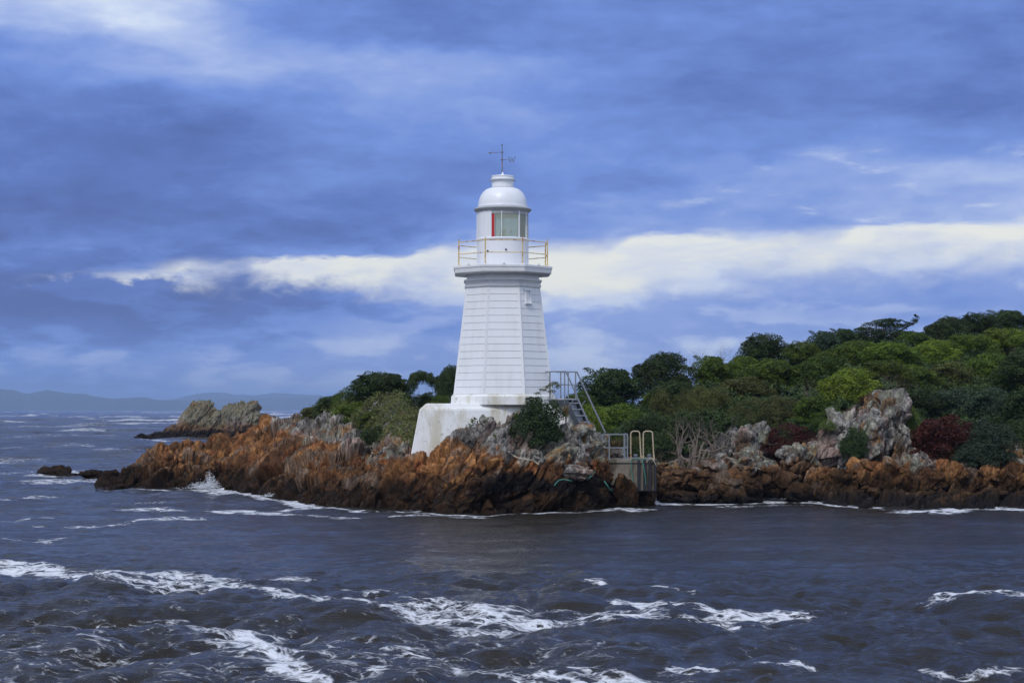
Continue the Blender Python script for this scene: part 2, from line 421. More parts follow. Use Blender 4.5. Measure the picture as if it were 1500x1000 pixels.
def m_rock():
    m, T, b, _ = mat_new('fractured_coastal_rock'); P = T.node('ShaderNodeNewGeometry').outputs['Position']
    at = T.node('ShaderNodeAttribute'); at.attribute_name = 'Col'
    sp = T.node('ShaderNodeSeparateXYZ'); T.put(sp.inputs[0], P)
    Pa = T.mapping(P, scale=(1.6, 1.2, .55), rot=(0, math.radians(24), 0))
    n1 = T.noise(Pa, 5, 9, .68, .4); n2 = T.noise(P, 16, 6, .7)
    f = T.m('ADD', T.m('MULTIPLY', T.sstep(n1, .3, .7), 1.0), T.m('MULTIPLY', T.sstep(n2, .3, .7), .6))
    c = T.mix(1.0, at.outputs['Color'], T.ramp(T.m('DIVIDE', f, 1.6), [(0, .22), (.5, .72), (1, 1.55)]), 'MULTIPLY')
    T.put(b.inputs['Base Color'], c)
    T.put(b.inputs['Roughness'], T.sstep(sp.outputs[2], .1, .9, .62, .92)); b.inputs['Specular IOR Level'].default_value = .12
    T.put(b.inputs['Normal'], bump(T, T.m('ADD', n1, T.m('MULTIPLY', n2, .35)), .9, .09)); return m
M_ROCK = m_rock()

def m_leaf(name, dark, light, hue=.03, trans=.25):
    m = bpy.data.materials.new(name); m.use_nodes = True; T = NT(m.node_tree)
    out = T.node('ShaderNodeOutputMaterial'); geo = T.node('ShaderNodeNewGeometry'); oi = T.node('ShaderNodeObjectInfo')
    tc = T.node('ShaderNodeTexCoord').outputs['Object']
    n = T.noise(tc, 2.2, 3, .5)
    f = T.m('ADD', T.m('MULTIPLY', geo.outputs['Random Per Island'], .65), T.m('MULTIPLY', T.sstep(n, .35, .65), .35))
    c = T.mix(f, (*dark, 1), (*light, 1))
    hs = T.node('ShaderNodeHueSaturation')
    T.put(hs.inputs['Hue'], T.m('MULTIPLY_ADD', T.m('SUBTRACT', oi.outputs['Random'], .5), hue, .5))
    r2 = T.m('FRACT', T.m('MULTIPLY', oi.outputs['Random'], 7.31))
    T.put(hs.inputs['Value'], T.m('MULTIPLY_ADD', r2, .5, .75)); T.put(hs.inputs['Color'], c)
    d = T.node('ShaderNodeBsdfPrincipled'); T.put(d.inputs['Base Color'], hs.outputs[0]); d.inputs['Roughness'].default_value = .6
    d.inputs['Specular IOR Level'].default_value = .3
    t = T.node('ShaderNodeBsdfTranslucent'); T.put(t.inputs[0], hs.outputs[0])
    mx = T.node('ShaderNodeMixShader'); mx.inputs[0].default_value = trans
    T.l.new(d.outputs[0], mx.inputs[1]); T.l.new(t.outputs[0], mx.inputs[2]); T.l.new(mx.outputs[0], out.inputs[0]); return m
LEAF = {
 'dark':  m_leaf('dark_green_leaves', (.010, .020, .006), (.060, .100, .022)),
 'mid':   m_leaf('green_leaves', (.016, .034, .005), (.135, .195, .018)),
 'bright':m_leaf('bright_green_leaves', (.030, .056, .006), (.22, .30, .025)),
 'olive': m_leaf('olive_leaves', (.034, .042, .012), (.15, .16, .040)),
 'blue':  m_leaf('grey_green_leaves', (.016, .032, .018), (.060, .095, .050)),
 'red':   m_leaf('dark_red_leaves', (.022, .005, .004), (.085, .018, .011), .015),
 'brown': m_leaf('brown_twigs', (.040, .028, .018), (.13, .085, .055), .02),
 'straw': m_leaf('dry_grass_blades', (.12, .085, .035), (.32, .24, .11), .02),
 'lime':  m_leaf('fresh_green_blades', (.05, .09, .015), (.15, .22, .05), .02),
}
M_BARK = m_plain('grey_brown_bark', (.10, .075, .055), .85, var=.5, scale=14)
M_PALEBARK = m_plain('pale_grey_bark', (.17, .135, .11), .85, var=.4, scale=14)
def m_soil():
    m, T, b, _ = mat_new('dark_soil_and_litter'); P = T.node('ShaderNodeNewGeometry').outputs['Position']
    c = T.mix(T.noise(P, 1.5, 8, .6), (.012, .016, .008, 1), (.04, .036, .018, 1)); T.put(b.inputs['Base Color'], c)
    b.inputs['Roughness'].default_value = 1; return m
M_SOIL = m_soil()

# ------------------------------------------------------------------ rock surfaces
RZ = np.array([[math.cos(.42), 0, -math.sin(.42)], [0, 1, 0], [math.sin(.42), 0, math.cos(.42)]])   # strata lean to the right
def strata(p): return p @ RZ.T

def rock_color(p, nrm_z, grey_z, seed, orange=1.0, black=None, brown=0.0):
    """lichen, tide and weather zones of the rock, by height above the water with ragged limits"""
    s = strata(p)
    n1 = fbm(s * [1.2, 1.2, .45], 5, seed); n2 = fbm(s * [3.5, 3.5, 1.2], 4, seed + 9); n3 = fbm(p * .55, 3, seed + 21)
    z = p[:, 2]
    kelp = np.array([.020, .012, .007]); c = np.tile(kelp, (len(p), 1))
    c = mixc(c, (.048, .024, .010), sm(n2, -.15, .3) * sm(z, -.1, .35) * .9)
    c = mixc(c, (.075, .042, .020), brown * sm(z + .4 * n1, -.15, .45))
    t = sm(z + .9 * n1 + .5 * n2, .55, 1.45)
    oc = mixc(np.tile([.19, .085, .034], (len(p), 1)), (.38, .18, .068), sm(n2, -.2, .3))
    oc = mixc(oc, (.30, .105, .04), sm(n3 - n2, .1, .4) * .7)
    oc = mixc(oc, (.065, .036, .02), sm(n3 + n1 + .5 * n2, -.15, .35) * .85)
    oc = mixc(oc, (.16, .14, .12), sm(n1 - n3, .25, .5) * .6)
    oc = oc * orange + np.array([.13, .085, .055]) * (1 - orange)
    c = c * (1 - t[:, None]) + oc * t[:, None]
    gz = grey_z
    g = sm(z + .55 * n1 + .35 * n2 + .35 * n3, gz - .12, gz + .18)
    gc = mixc(np.tile([.15, .14, .13], (len(p), 1)), (.33, .315, .295), sm(n2, -.15, .3))
    gc = mixc(gc, (.17, .18, .10), sm(n3 + n2, .1, .4) * .5)
    gc = mixc(gc, (.30, .19, .15), sm(n1, .05, .35) * .6)
    gc = mixc(gc, (.34, .17, .05), sm(n3 - n2, .25, .5) * .7)
    gc = mixc(gc, (.07, .065, .06), sm(-n2, .22, .42) * .7)
    c = c * (1 - g[:, None]) + gc * g[:, None]
    _, _, id1 = facet(s / np.array([.46, .6, .88]) + .15 * fbm(s * 1.3, 2, seed)[:, None], seed + 3, .9)
    _, _, id2 = facet(s / np.array([.16, .22, .34]) + 5, seed + 5, .9)
    c = c * (.62 + .50 * id1 + .34 * id2)[:, None]
    if black is not None:
        bz0, bz1, w = black
        b = sm(z + .3 * n1 + .15 * n2, bz0, bz0 + .2) * (1 - sm(z + .3 * n1 + .2 * n2, bz1, bz1 + .2)) * w
        c = mixc(c, (.010, .010, .011), b * .93)
    return np.clip(c, .004, 1)

def rock_relief(p, seed, amp=1.0, big=1.5):
    s = strata(p)
    a1, e1, _ = facet(s / np.array([big * .75, big, big * 1.7]), seed, .9)
    a2, e2, _ = facet(s / np.array([.46, .6, .88]) + .15 * fbm(s * 1.3, 2, seed)[:, None], seed + 3, .9)
    a3, e3, _ = facet(s / np.array([.16, .22, .34]) + 5, seed + 5, .9)
    r = .50 * a1 + .26 * a2 + .085 * a3 + .10 * fbm(p * 1.1, 3, seed + 8) + .03 * fbm(s * [9, 9, 3.5], 3, seed + 11)
    r -= .16 * (1 - sm(e1, .0, .16)) + .09 * (1 - sm(e2, .0, .16)) + .035 * (1 - sm(e3, 0, .2))
    return r * amp

def grid_faces(nu, nv):
    i = np.arange(nu * nv).reshape(nu, nv)
    return np.stack([i[:-1, :-1], i[1:, :-1], i[1:, 1:], i[:-1, 1:]], -1).reshape(-1, 4)
def grid_normals(P):
    du = np.gradient(P, axis=0); dv = np.gradient(P, axis=1); n = np.cross(du, dv)
    return n / (np.linalg.norm(n, axis=2, keepdims=True) + 1e-9)

def rock_sheet(name, px, prof, nv, grey_fn, seed, amp_fn=None, black_fn=None, orange=1.0, brown=0.0):
    """a shore of rock: for every px a profile of (py, D) points from under the water, up the face, over the crest and back"""
    nu = len(px); k = prof.shape[1]
    Pc = np.zeros((nu, k, 3))
    Dd = prof[:, :, 1]
    Pc[:, :, 0] = (px[:, None] - CX) / F * Dd; Pc[:, :, 1] = Dd; Pc[:, :, 2] = EYE + (HOR - prof[:, :, 0]) / F * Dd
    seg = np.linalg.norm(np.diff(Pc, axis=1), axis=2).mean(0); cum = np.concatenate([[0], np.cumsum(seg)])
    vv = nv
    P = np.zeros((nu, len(vv), 3))
    tt = vv * (k - 1)                            # vv in 0..1 mapped over the k-1 segments
    i = np.clip(np.floor(tt).astype(int), 0, k - 2); f = (tt - i)[None, :, None]
    P = Pc[:, i] * (1 - f) + Pc[:, i + 1] * f
    for _ in range(14):                          # round the corners between the profile's segments
        P[:, 1:-1] = .5 * P[:, 1:-1] + .25 * (P[:, :-2] + P[:, 2:])
    n = grid_normals(P)
    flat = P.reshape(-1, 3); nn = n.reshape(-1, 3)
    if nn[:, 1].mean() > 0: nn = -nn
    amp = amp_fn(flat) if amp_fn else np.ones(len(flat))
    r = rock_relief(flat, seed) * amp
    q = flat + nn * r[:, None]
    q[:, 0] += .25 * r
    gz = grey_fn(q) if callable(grey_fn) else np.full(len(q), grey_fn)
    Q = q.reshape(nu, len(vv), 3)
    c = rock_color(q, nn[:, 2], gz, seed, orange, black_fn(q) if black_fn else None, brown)
    return mesh_np(name, q, grid_faces(nu, len(vv)), M_ROCK, attrs={'Col': c}), Q

# ---- the headland that carries the lighthouse
S = np.array([
 # px,  waterline py, crest py, crest D, back py, back D
 (140, 719, 718, 82.0, 720, 84), (152, 717, 708, 82.5, 712, 85), (172, 716, 700, 84.0, 706, 87), (190, 715, 686, 85.5, 692, 89),
 (208, 714, 671, 87.0, 676, 91), (216, 714, 656, 87.5, 664, 92), (240, 716, 653, 88.0, 660, 93), (280, 717, 648, 88.0, 656, 93), (315, 716, 650, 88.0, 656, 93),
 (331, 717, 645, 88.0, 652, 93), (368, 723, 629, 88.0, 640, 93), (400, 729, 618, 87.5, 626, 93), (447, 739, 614, 85.0, 613, 92),
 (492, 743, 608, 82.0, 599, 88), (521, 744, 632, 77.0, 586, 84), (545, 745, 660, 72.8, 576, 81), (560, 745, 660, 71.0, 576, 80), (575, 746, 652, 69.0, 572, 79), (588, 747, 660, 66.4, 570, 78),
 (598, 748, 669, 64.9, 590, 76), (606, 748, 672, 64.5, 600, 76), (628, 750, 672, 64.5, 600, 76), (655, 754, 652, 64.8, 602, 76), (676, 753, 643, 64.9, 600, 75),
 (700, 752, 634, 64.9, 600, 74), (714, 752, 620, 65.0, 600, 74), (750, 750, 618, 65.0, 600, 74), (790, 749, 622, 65.1, 600, 74),
 (826, 749, 631, 65.3, 606, 74), (845, 748, 632, 65.8, 622, 73), (862, 747, 645, 66.2, 640, 72), (876, 745, 660, 66.4, 655, 71), (886, 744, 688, 66.2, 690, 70),
 (896, 743, 712, 66.2, 715, 69), (908, 743, 735, 66.4, 738, 68), (918, 744, 752, 66.5, 752, 68)], float)
pxs = np.arange(140, 918.1, .95)
cols = [np.interp(pxs, S[:, 0], S[:, k]) for k in range(1, 6)]
def smooth1(a, n): return np.convolve(np.pad(a, n, mode='edge'), np.hanning(2 * n + 3)[1:-1] / np.hanning(2 * n + 3)[1:-1].sum(), 'same')[n:-n]
cols = [smooth1(a, n) for a, n in zip(cols, (6, 3, 14, 5, 16))]
wl, cr, cD, bk, bD = cols
wD = F * EYE / (wl - HOR)
prof = np.zeros((len(pxs), 8, 2))
def zpy(z, D): return HOR - (z - EYE) / D * F
prof[:, 0] = np.stack([zpy(-1.2, wD - .6), wD - .6], 1)
prof[:, 1] = np.stack([wl + 2, wD], 1)
m1 = wD + .10 * (cD - wD); m2 = wD + .35 * (cD - wD); m3 = wD + .70 * (cD - wD)
prof[:, 2] = np.stack([wl + (cr - wl) * .25, m1], 1)
prof[:, 3] = np.stack([wl + (cr - wl) * .52, m2], 1)
prof[:, 4] = np.stack([wl + (cr - wl) * .80, m3], 1)
prof[:, 5] = np.stack([cr, cD], 1)
prof[:, 6] = np.stack([bk, bD], 1)
prof[:, 7] = np.stack([zpy(-1.2, bD + 7), bD + 7], 1)
vv = np.concatenate([np.linspace(0, .70, 190), np.linspace(.71, .85, 40), np.linspace(.87, 1, 12)])
def grey_head(q):
    px = q[:, 0] / q[:, 1] * F + CX
    return np.interp(px, [140, 380, 410, 470, 520, 600, 640, 700, 760, 820, 850, 900], [9, 3.5, 2.6, 2.25, 1.75, 1.9, 2.4, 2.05, 1.7, 2.0, 1.8, 1.8])
def black_head(q):
    px = q[:, 0] / q[:, 1] * F + CX
    return (.62, np.interp(px, [600, 660, 700, 760, 800, 830, 900], [.7, .95, 1.3, 1.35, 1.05, 1.1, 1.2]), sm(px, 640, 720))
def amp_head(q):
    px = q[:, 0] / q[:, 1] * F + CX
    soft = np.interp(px, [140, 200, 640, 720, 900], [.7, 1.0, 1.0, 1.15, 1.0])
    return soft * (1 - .8 * sm(q[:, 1] - np.interp(px, pxs, cD), .5, 3.0))
headland, HQ = rock_sheet('rocky_headland', pxs, prof, vv, grey_head, 11, amp_head, black_head)
structure(headland)

# ---- the shore and hill on the right
S2 = np.array([
 (896, 742, 716, 68.5, 612, 88), (930, 740, 704, 70, 606, 88), (950, 738, 694, 70.5, 600, 88), (975, 737, 686, 71, 585, 89), (1000, 736, 678, 71.5, 570, 90), (1040, 735, 668, 72, 560, 92),
 (1080, 735, 662, 72, 552, 94), (1120, 733, 660, 73, 545, 95), (1160, 730, 662, 73.5, 535, 97), (1190, 736, 660, 73.5, 525, 98), (1215, 739, 632, 73, 520, 99),
 (1250, 742, 608, 74, 512, 100), (1290, 744, 592, 75, 508, 101), (1318, 745, 606, 74.5, 500, 102), (1334, 745, 652, 72.5, 499, 103), (1360, 746, 680, 71, 498, 104),
 (1420, 746, 684, 70.5, 492, 106), (1455, 745, 676, 71, 488, 107), (1490, 746, 654, 72, 483, 108), (1540, 747, 640, 72, 476, 110), (1640, 750, 640, 72, 468, 113), (1760, 752, 650, 72, 465, 116)], float)
px2 = np.arange(896, 1760, 1.3)
wl2, cr2, cD2, sk2, sD2 = [np.interp(px2, S2[:, 0], S2[:, k]) for k in range(1, 6)]
wD2 = F * EYE / (wl2 - HOR)
prof2 = np.zeros((len(px2), 8, 2))
prof2[:, 0] = np.stack([zpy(-1.2, wD2 - .5), wD2 - .5], 1)
prof2[:, 1] = np.stack([wl2 + 2, wD2 + .3], 1)
for k, (fy, fd) in enumerate([(.16, .45), (.5, .85), (1, 1)]):
    prof2[:, 2 + k] = np.stack([wl2 + (cr2 - wl2) * fy, wD2 + 1.0 + (cD2 - wD2) * fd], 1)
prof2[:, 5] = np.stack([cr2 + (sk2 - cr2) * .5, cD2 + (sD2 - cD2) * .42], 1)
prof2[:, 6] = np.stack([sk2, sD2], 1)
prof2[:, 7] = np.stack([zpy(1.0, sD2 + 40), sD2 + 40], 1)
vv2 = np.concatenate([np.linspace(0, .60, 150), np.linspace(.61, 1, 40)])
def amp_hill(q):
    px = q[:, 0] / q[:, 1] * F + CX
    return 1.15 * (1 - .9 * sm(q[:, 1] - np.interp(px, px2, cD2), .3, 3.0))
def grey_hill(q):
    px = q[:, 0] / q[:, 1] * F + CX
    return np.interp(px, [900, 980, 1100, 1190, 1300, 1340, 1420, 1500], [2.0, 1.45, 1.4, 1.5, 1.55, 1.7, 1.8, 1.6])
hill_shore, HQ2 = rock_sheet('hillside', px2, prof2, vv2, grey_hill, 37, amp_hill, lambda q: (-1.5, .30, np.full(len(q), .8)), .8, .3)
structure(hill_shore)
hill_shore.data.materials.append(M_SOIL)
nvv = len(vv2); jj = np.arange((nvv - 1) * (len(px2) - 1)) % (nvv - 1)
hill_shore.data.polygons.foreach_set('material_index', (jj > 156).astype(np.int32))

def hill_D(px, py):
    """distance of the hill's ground seen at (px, py)"""
    c, s, d0, d1 = np.interp(px, px2, cr2), np.interp(px, px2, sk2), np.interp(px, px2, cD2), np.interp(px, px2, sD2)
    t = max(0, min(1, (c - py) / max(1, c - s)))
    return d0 + (d1 - d0) * (.84 * t if t < .5 else .42 + (t - .5) * 1.16)
def ground_at(px, D, head=False):
    """ground height at distance D in the direction px, off the smooth profiles"""
    PX, PR = (pxs, prof) if head else (px2, prof2)
    i = int(np.clip(np.searchsorted(PX, px), 0, len(PX) - 1)); pr = PR[i]
    z = EYE + (HOR - pr[:, 0]) / F * pr[:, 1]
    return float(np.interp(D, pr[1:, 1], z[1:]))

# ---- separate rocks
def ico(sub):
    bm = bmesh.new(); bmesh.ops.create_icosphere(bm, subdivisions=sub, radius=1)
    v = np.array([q.co[:] for q in bm.verts]); f = np.array([[q.index for q in g.verts] for g in bm.faces]); bm.free(); return v, f
ICO5, ICO6, ICO7 = ico(5), ico(6), ico(7)
def boulder(name, label, px, py, wpx, hpx, D, seed, grey=1.7, depth=.8, cat='rock', group=None, amp=1.0, sub=5, tilt=0.0, orange=1.0, power=1.0, black=None, profile=None):
    V, Fc = {5: ICO5, 6: ICO6, 7: ICO7}[sub]
    c = W(px, py, D); sx, sz = wpx / 2 / F * D, hpx / 2 / F * D; sy = sx * depth
    d = V.copy()
    if power != 1: d = np.sign(d) * np.abs(d) ** power; 
    big, e, _ = facet(d * 1.15 + seed * 3.1, seed, 1.2)
    d = d * (1 + .30 * big - .12 * (1 - sm(e, 0, .10)))[:, None]
    p = d * np.array([sx, sy, sz])
    if profile is not None: p = profile(p, sx, sy, sz)
    ct, st = math.cos(tilt), math.sin(tilt)
    p = np.stack([p[:, 0] * ct + p[:, 2] * st, p[:, 1], -p[:, 0] * st + p[:, 2] * ct], 1)
    nn = V / np.array([sx, sy, sz]); nn /= np.linalg.norm(nn, axis=1, keepdims=True)
    wp = p + np.array(c[:])
    k = min(1.2, max(sx, sz) / 1.6)
    wp = wp + nn * (rock_relief(wp / max(k, .25), seed, 1.0, 1.6) * k * .55 * amp)[:, None]
    colr = rock_color(wp, nn[:, 2], grey, seed, orange, black, .5 if name == 'boulder' else 0)
    o = mesh_np(name, wp - np.array(c[:]), Fc, M_ROCK, attrs={'Col': colr}); o.location = c
    return tag(o, label, cat, group)

# ------------------------------------------------------------------ water
def ocean_tile(N, L, wind, amp, seed, lmin, align=2.0):
    rng = np.random.default_rng(seed)
    k = np.fft.fftfreq(N, L / N) * 2 * math.pi; kx, ky = np.meshgrid(k, k, indexing='ij')
    kk = np.hypot(kx, ky); kk[0, 0] = 1e-6
    Lw = wind[2]
    ph = np.exp(-1 / (kk * Lw) ** 2) / kk ** 4 * np.abs((kx * wind[0] + ky * wind[1]) / kk) ** align * np.exp(-(kk * lmin) ** 2)
    ph[0, 0] = 0
    h = (rng.normal(size=(N, N)) + 1j * rng.normal(size=(N, N))) * np.sqrt(ph)
    H = np.fft.ifft2(h).real; s = amp / H.std(); hh = h * s
    H = np.fft.ifft2(hh).real; DX = np.fft.ifft2(-1j * kx / kk * hh).real; DY = np.fft.ifft2(-1j * ky / kk * hh).real
    return H, DX, DY, L
def sample(tile, x, y, k):
    A, L = tile[k], tile[3]; N = A.shape[0]
    u = (x / L * N) % N; v = (y / L * N) % N; i = np.floor(u).astype(int); j = np.floor(v).astype(int); a = u - i; b = v - j
    i1 = (i + 1) % N; j1 = (j + 1) % N; i %= N; j %= N
    return A[i, j] * (1 - a) * (1 - b) + A[i1, j] * a * (1 - b) + A[i, j1] * (1 - a) * b + A[i1, j1] * a * b

def build_water():
    ang = np.concatenate([np.linspace(-math.pi, -.36, 60)[:-1], np.linspace(-.36, .36, 860), np.linspace(.36, math.pi, 60)[1:]])
    D = [3.0]
    while D[-1] < 14000:
        d = D[-1]; D.append(d + max(.05, d * (.0036 if 18 < d < 700 else .012)) if d > 16 else d + .5)
    D = np.array(D)
    A, R = np.meshgrid(ang, D, indexing='ij')
    x = (R * np.sin(A)).ravel(); y = (R * np.cos(A)).ravel(); n = len(x); r = R.ravel()
    px = np.where(y > 1, x / np.maximum(y, 1) * F + CX, 750); py = np.where(y > 1, HOR + F * EYE / np.maximum(y, 1), 2000)
    px = np.clip(px, -3000, 4500)
    tA = ocean_tile(512, 37, (.90, -.43, .62), .056, 1, .05, .8)
    tB = ocean_tile(512, 13.7, (.6, -.8, .22), .018, 2, .02, .4)
    tC = ocean_tile(512, 260, (.7, -.7, 6.0), .30, 3, .5, 2.0)
    # sheltered water off the rocks; rough tide rip in the foreground; open sea to the far left
    p3 = np.stack([x, y, np.zeros(n)], 1)
    lo = fbm(p3 * .06, 3, 71)
    near = sm(py, 800, 870)
    calm = (1 - sm(py, 820, 860)) * sm(py, 735, 765) + sm(px, 850, 1000) * (1 - sm(py, 800, 850)) * sm(py, 720, 730)
    calm = np.clip(calm, 0, 1) * sm(px, 50, 500) * .60
    a1 = (.55 + .75 * near) * (1 - .80 * calm) * (1 + .5 * lo) * (1 - sm(r, 900, 2500))
    farsea = sm(r, 70, 160) * (1 - sm(r, 4000, 9000)) * (.4 + .6 * (1 - sm(px, 600, 1000)))
    c2, s2 = math.cos(.6), math.sin(.6)
    a2 = (.5 + .8 * near) * (1 - .6 * calm) * (1 - sm(r, 90, 200))
    z = a1 * sample(tA, x, y, 0) + a2 * sample(tB, x * c2 - y * s2, x * s2 + y * c2, 0) + farsea * sample(tC, x, y, 0)
    z += a1 * .7 * sample(tA, y * .63 + 9, x * .63 + 4, 0)
    lam = 1.3
    X = x + lam * a1 * sample(tA, x, y, 1) + farsea * sample(tC, x, y, 1); Y = y + lam * a1 * sample(tA, x, y, 2)
    crest = z / (.05 + .10 * np.maximum(a1, .3) + .3 * farsea)
    # ---- foam: where the photo's streaks lie on the water (metres), with soft limits
    foam = np.zeros(n)
    def streak(pts, w, s):
        nonlocal foam
        best = np.full(n, 1e9); ww = np.zeros(n)
        P = [(((a - CX) / F * Dw(b)), Dw(b)) for a, b in pts]
        x0 = min(q[0] for q in P) - 8; x1 = max(q[0] for q in P) + 8; y0 = min(q[1] for q in P) * .9 - 3; y1 = max(q[1] for q in P) * 1.1 + 3
        sel = np.where((x > x0) & (x < x1) & (y > y0) & (y < y1))[0]
        if not len(sel): return
        xs, ys = x[sel], y[sel]; b = np.full(len(sel), 1e9)
        for (ax, ay), (bx, by) in zip(P[:-1], P[1:]):
            dx, dy = bx - ax, by - ay; L2 = dx * dx + dy * dy + 1e-9
            t = np.clip(((xs - ax) * dx + (ys - ay) * dy) / L2, 0, 1)
            # distance judged along the line of sight is longer, as foam lies flat
            b = np.minimum(b, np.hypot(xs - ax - t * dx, ys - ay - t * dy))
        nz = fbm(p3[sel] * .9, 4, 5) * .75
        foam[sel] = np.maximum(foam[sel], s * (1 - sm(b / w + nz, .25, 1.25)))
    for pts, w, s in [
      ([(-60, 824), (0, 828), (60, 832), (120, 840), (200, 847)], 1.0, 1.0), ([(120, 836), (200, 846), (300, 852), (345, 860)], .85, .95),
      ([(300, 853), (400, 867), (500, 884), (600, 895), (680, 905)], .5, .95), ([(180, 855), (260, 857), (340, 862), (370, 860)], .7, .85), ([(340, 850), (380, 852), (440, 850)], .4, .7),
      ([(370, 868), (430, 876), (470, 882), (540, 890), (610, 897)], .65, 1.0), ([(520, 858), (600, 868), (640, 870)], .35, .7),
      ([(600, 893), (660, 903), (760, 910), (860, 912), (930, 898)], 1.0, 1.0), ([(470, 880), (540, 892), (610, 900), (700, 908)], .5, .9), ([(640, 915), (720, 922), (800, 918)], .7, .8), ([(600, 885), (700, 895), (800, 893)], .5, .75),
      ([(930, 882), (965, 886), (1010, 893), (1060, 903), (1130, 898)], .6, 1.0), ([(1010, 905), (1080, 912)], .35, .8), ([(1120, 912), (1160, 914)], .3, .7),
      ([(1405, 884), (1440, 882), (1530, 890)], .7, .85), ([(1180, 893), (1230, 893)], .25, .75),
      ([(240, 912), (290, 916), (330, 930), (360, 945)], .55, .80), ([(330, 925), (370, 940), (400, 955), (420, 975), (470, 1000)], .5, 1.0), ([(300, 918), (345, 922)], .3, .85),
      ([(380, 930), (410, 945), (400, 970)], .6, .72), ([(120, 885), (160, 888), (180, 897)], .25, .7), ([(440, 955), (480, 965), (500, 980)], .3, .68),
      ([(500, 1000), (560, 975), (620, 960), (690, 985), (760, 996)], .5, .72), ([(580, 950), (640, 975)], .35, .75),
      ([(770, 998), (800, 990), (840, 996)], .35, .95), ([(860, 985), (930, 995), (990, 1000)], .35, .8), ([(990, 975), (1040, 980)], .25, .8), ([(1120, 978), (1190, 978)], .22, .8),
      ([(1370, 985), (1410, 990), (1500, 985)], .25, .8), ([(810, 855), (870, 860)], .25, .7), ([(960, 868), (1010, 870)], .2, .7), ([(700, 855), (760, 858)], .2, .6),
      ([(180, 748), (240, 745), (250, 747)], .6, .85), ([(330, 750), (360, 748), (415, 754)], .9, .95), ([(110, 770), (180, 765), (260, 760), (275, 760)], .7, .85), ([(0, 765), (50, 760)], .5, .7),
      ([(450, 755), (520, 758), (600, 755), (700, 758)], .6, .75), ([(0, 790), (60, 792), (80, 788)], .5, .7), ([(60, 770), (100, 772)], .5, .7),
      ([(-40, 729), (30, 730), (60, 727)], .9, .8), ([(190, 738), (260, 735)], .7, .55),
      ([(60, 708), (110, 703), (150, 705)], 2.0, .8), ([(0, 690), (60, 692)], 2, .65), ([(100, 690), (118, 692)], 1.5, .9),
      ([(-60, 609.5), (20, 609.3), (82, 609.5)], 34, 1.0), ([(82, 610.5), (170, 611), (260, 612)], 20, .8), ([(195, 617), (235, 616.5), (262, 617)], 14, .95),
      ([(180, 620.5), (215, 623)], 7, .85), ([(20, 633), (80, 634), (125, 632)], 7, .85), ([(170, 643), (215, 646), (260, 647), (335, 645)], 3.5, 1.0),
      ([(220, 641), (250, 643)], 3.2, .85), ([(376, 607.5), (430, 606.5), (470, 607)], 50, .9), ([(380, 613), (440, 611.5)], 16, .95), ([(60, 627), (110, 624)], 10, .6), ([(120, 640), (160, 642)], 4, .6),
      ([(0, 673), (60, 670)], 2.2, .6), ([(60, 655), (120, 652), (170, 655)], 3, .55), ([(250, 604), (380, 604)], 90, .6)]:
        streak(pts, w, s)
    # broken water round the rocks
    for pts, w, s in [
      ([(148, 719), (200, 717), (240, 718), (300, 718), (331, 719), (368, 725), (408, 733), (447, 741), (470, 745)], .55, 1.0),
      ([(290, 716), (315, 714), (335, 722)], 1.3, 1.0), ([(411, 748), (450, 746), (470, 742)], .35, .95),
      ([(440, 741), (490, 745), (553, 747), (610, 749)], .28, .75), ([(520, 747), (560, 750), (610, 752), (650, 755)], .30, .95), ([(640, 754), (700, 756), (770, 752), (850, 750), (905, 745)], .36, .92),
      ([(905, 742), (925, 748), (950, 745)], .5, .85), ([(940, 722), (955, 730), (960, 737)], 1.4, 1.0), ([(950, 737), (1000, 739), (1060, 738), (1100, 738), (1150, 728)], .8, 1.0),
      ([(1110, 737), (1150, 733), (1185, 736), (1230, 740), (1262, 743)], .8, .95), ([(1050, 742), (1100, 741), (1180, 740)], .6, .65),
      ([(1325, 749), (1370, 750), (1400, 747), (1440, 741), (1470, 746), (1530, 748)], .8, 1.0), ([(1262, 743), (1320, 747)], .3, .7),
      ([(50, 696), (80, 697), (118, 694)], .9, .9), ([(118, 699), (165, 699)], .7, .8),
      ([(225, 641), (260, 641), (300, 642.5), (350, 643), (392, 641)], 2.6, 1.0)]:
        streak(pts, w, s)
    # scattered whitecaps on the open sea and lace in the tide rip
    pf = p3.copy(); pf[:, 0] *= .5
    sparse = fbm(p3 * .16, 3, 91)
    foam = np.maximum(foam, .48 * sm(crest, 1.3, 2.4) * sm(sparse, -.1, .3) * near)
    sea = sm(r, 75, 140) * (1 - sm(px, 560, 700))
    foam = np.maximum(foam, sea * (1.0 * sm(crest, .7, 1.7) + .15) * sm(fbm(p3 * [.02, .05, 1], 3, 17), -.15, .35))
    foam = np.maximum(foam, .43 * near * sm(sparse, -.15, .35) * sm(py, 850, 960) * (1 - .35 * sm(px, 900, 1200)))
    # thin streaky foam trails in the sheltered water
    Z = z; V = np.stack([X, Y, Z], 1)
    f = grid_faces(len(ang), len(D))
    m, T, b, out = mat_new('dark_sea_water'); P = T.node('ShaderNodeNewGeometry').outputs['Position']
    at = T.node('ShaderNodeAttribute'); at.attribute_name = 'foam'; fo = at.outputs['Fac']
    ac = T.node('ShaderNodeAttribute'); ac.attribute_name = 'calm'
    wz = T.noise(P, .9, 4, .6, color=True)
    Pw = T.vm('ADD', P, T.vm('MULTIPLY', wz, (1.1, 1.1, 0)))
    # lacy foam: thin cell walls, torn by finer noise
    vo = T.node('ShaderNodeTexVoronoi'); vo.feature = 'DISTANCE_TO_EDGE'; T.put(vo.inputs['Vector'], T.mapping(Pw, scale=(1.3, 1.8, 1))); vo.inputs['Scale'].default_value = 1.9
    lace = T.sstep(vo.outputs['Distance'], .30, .0)
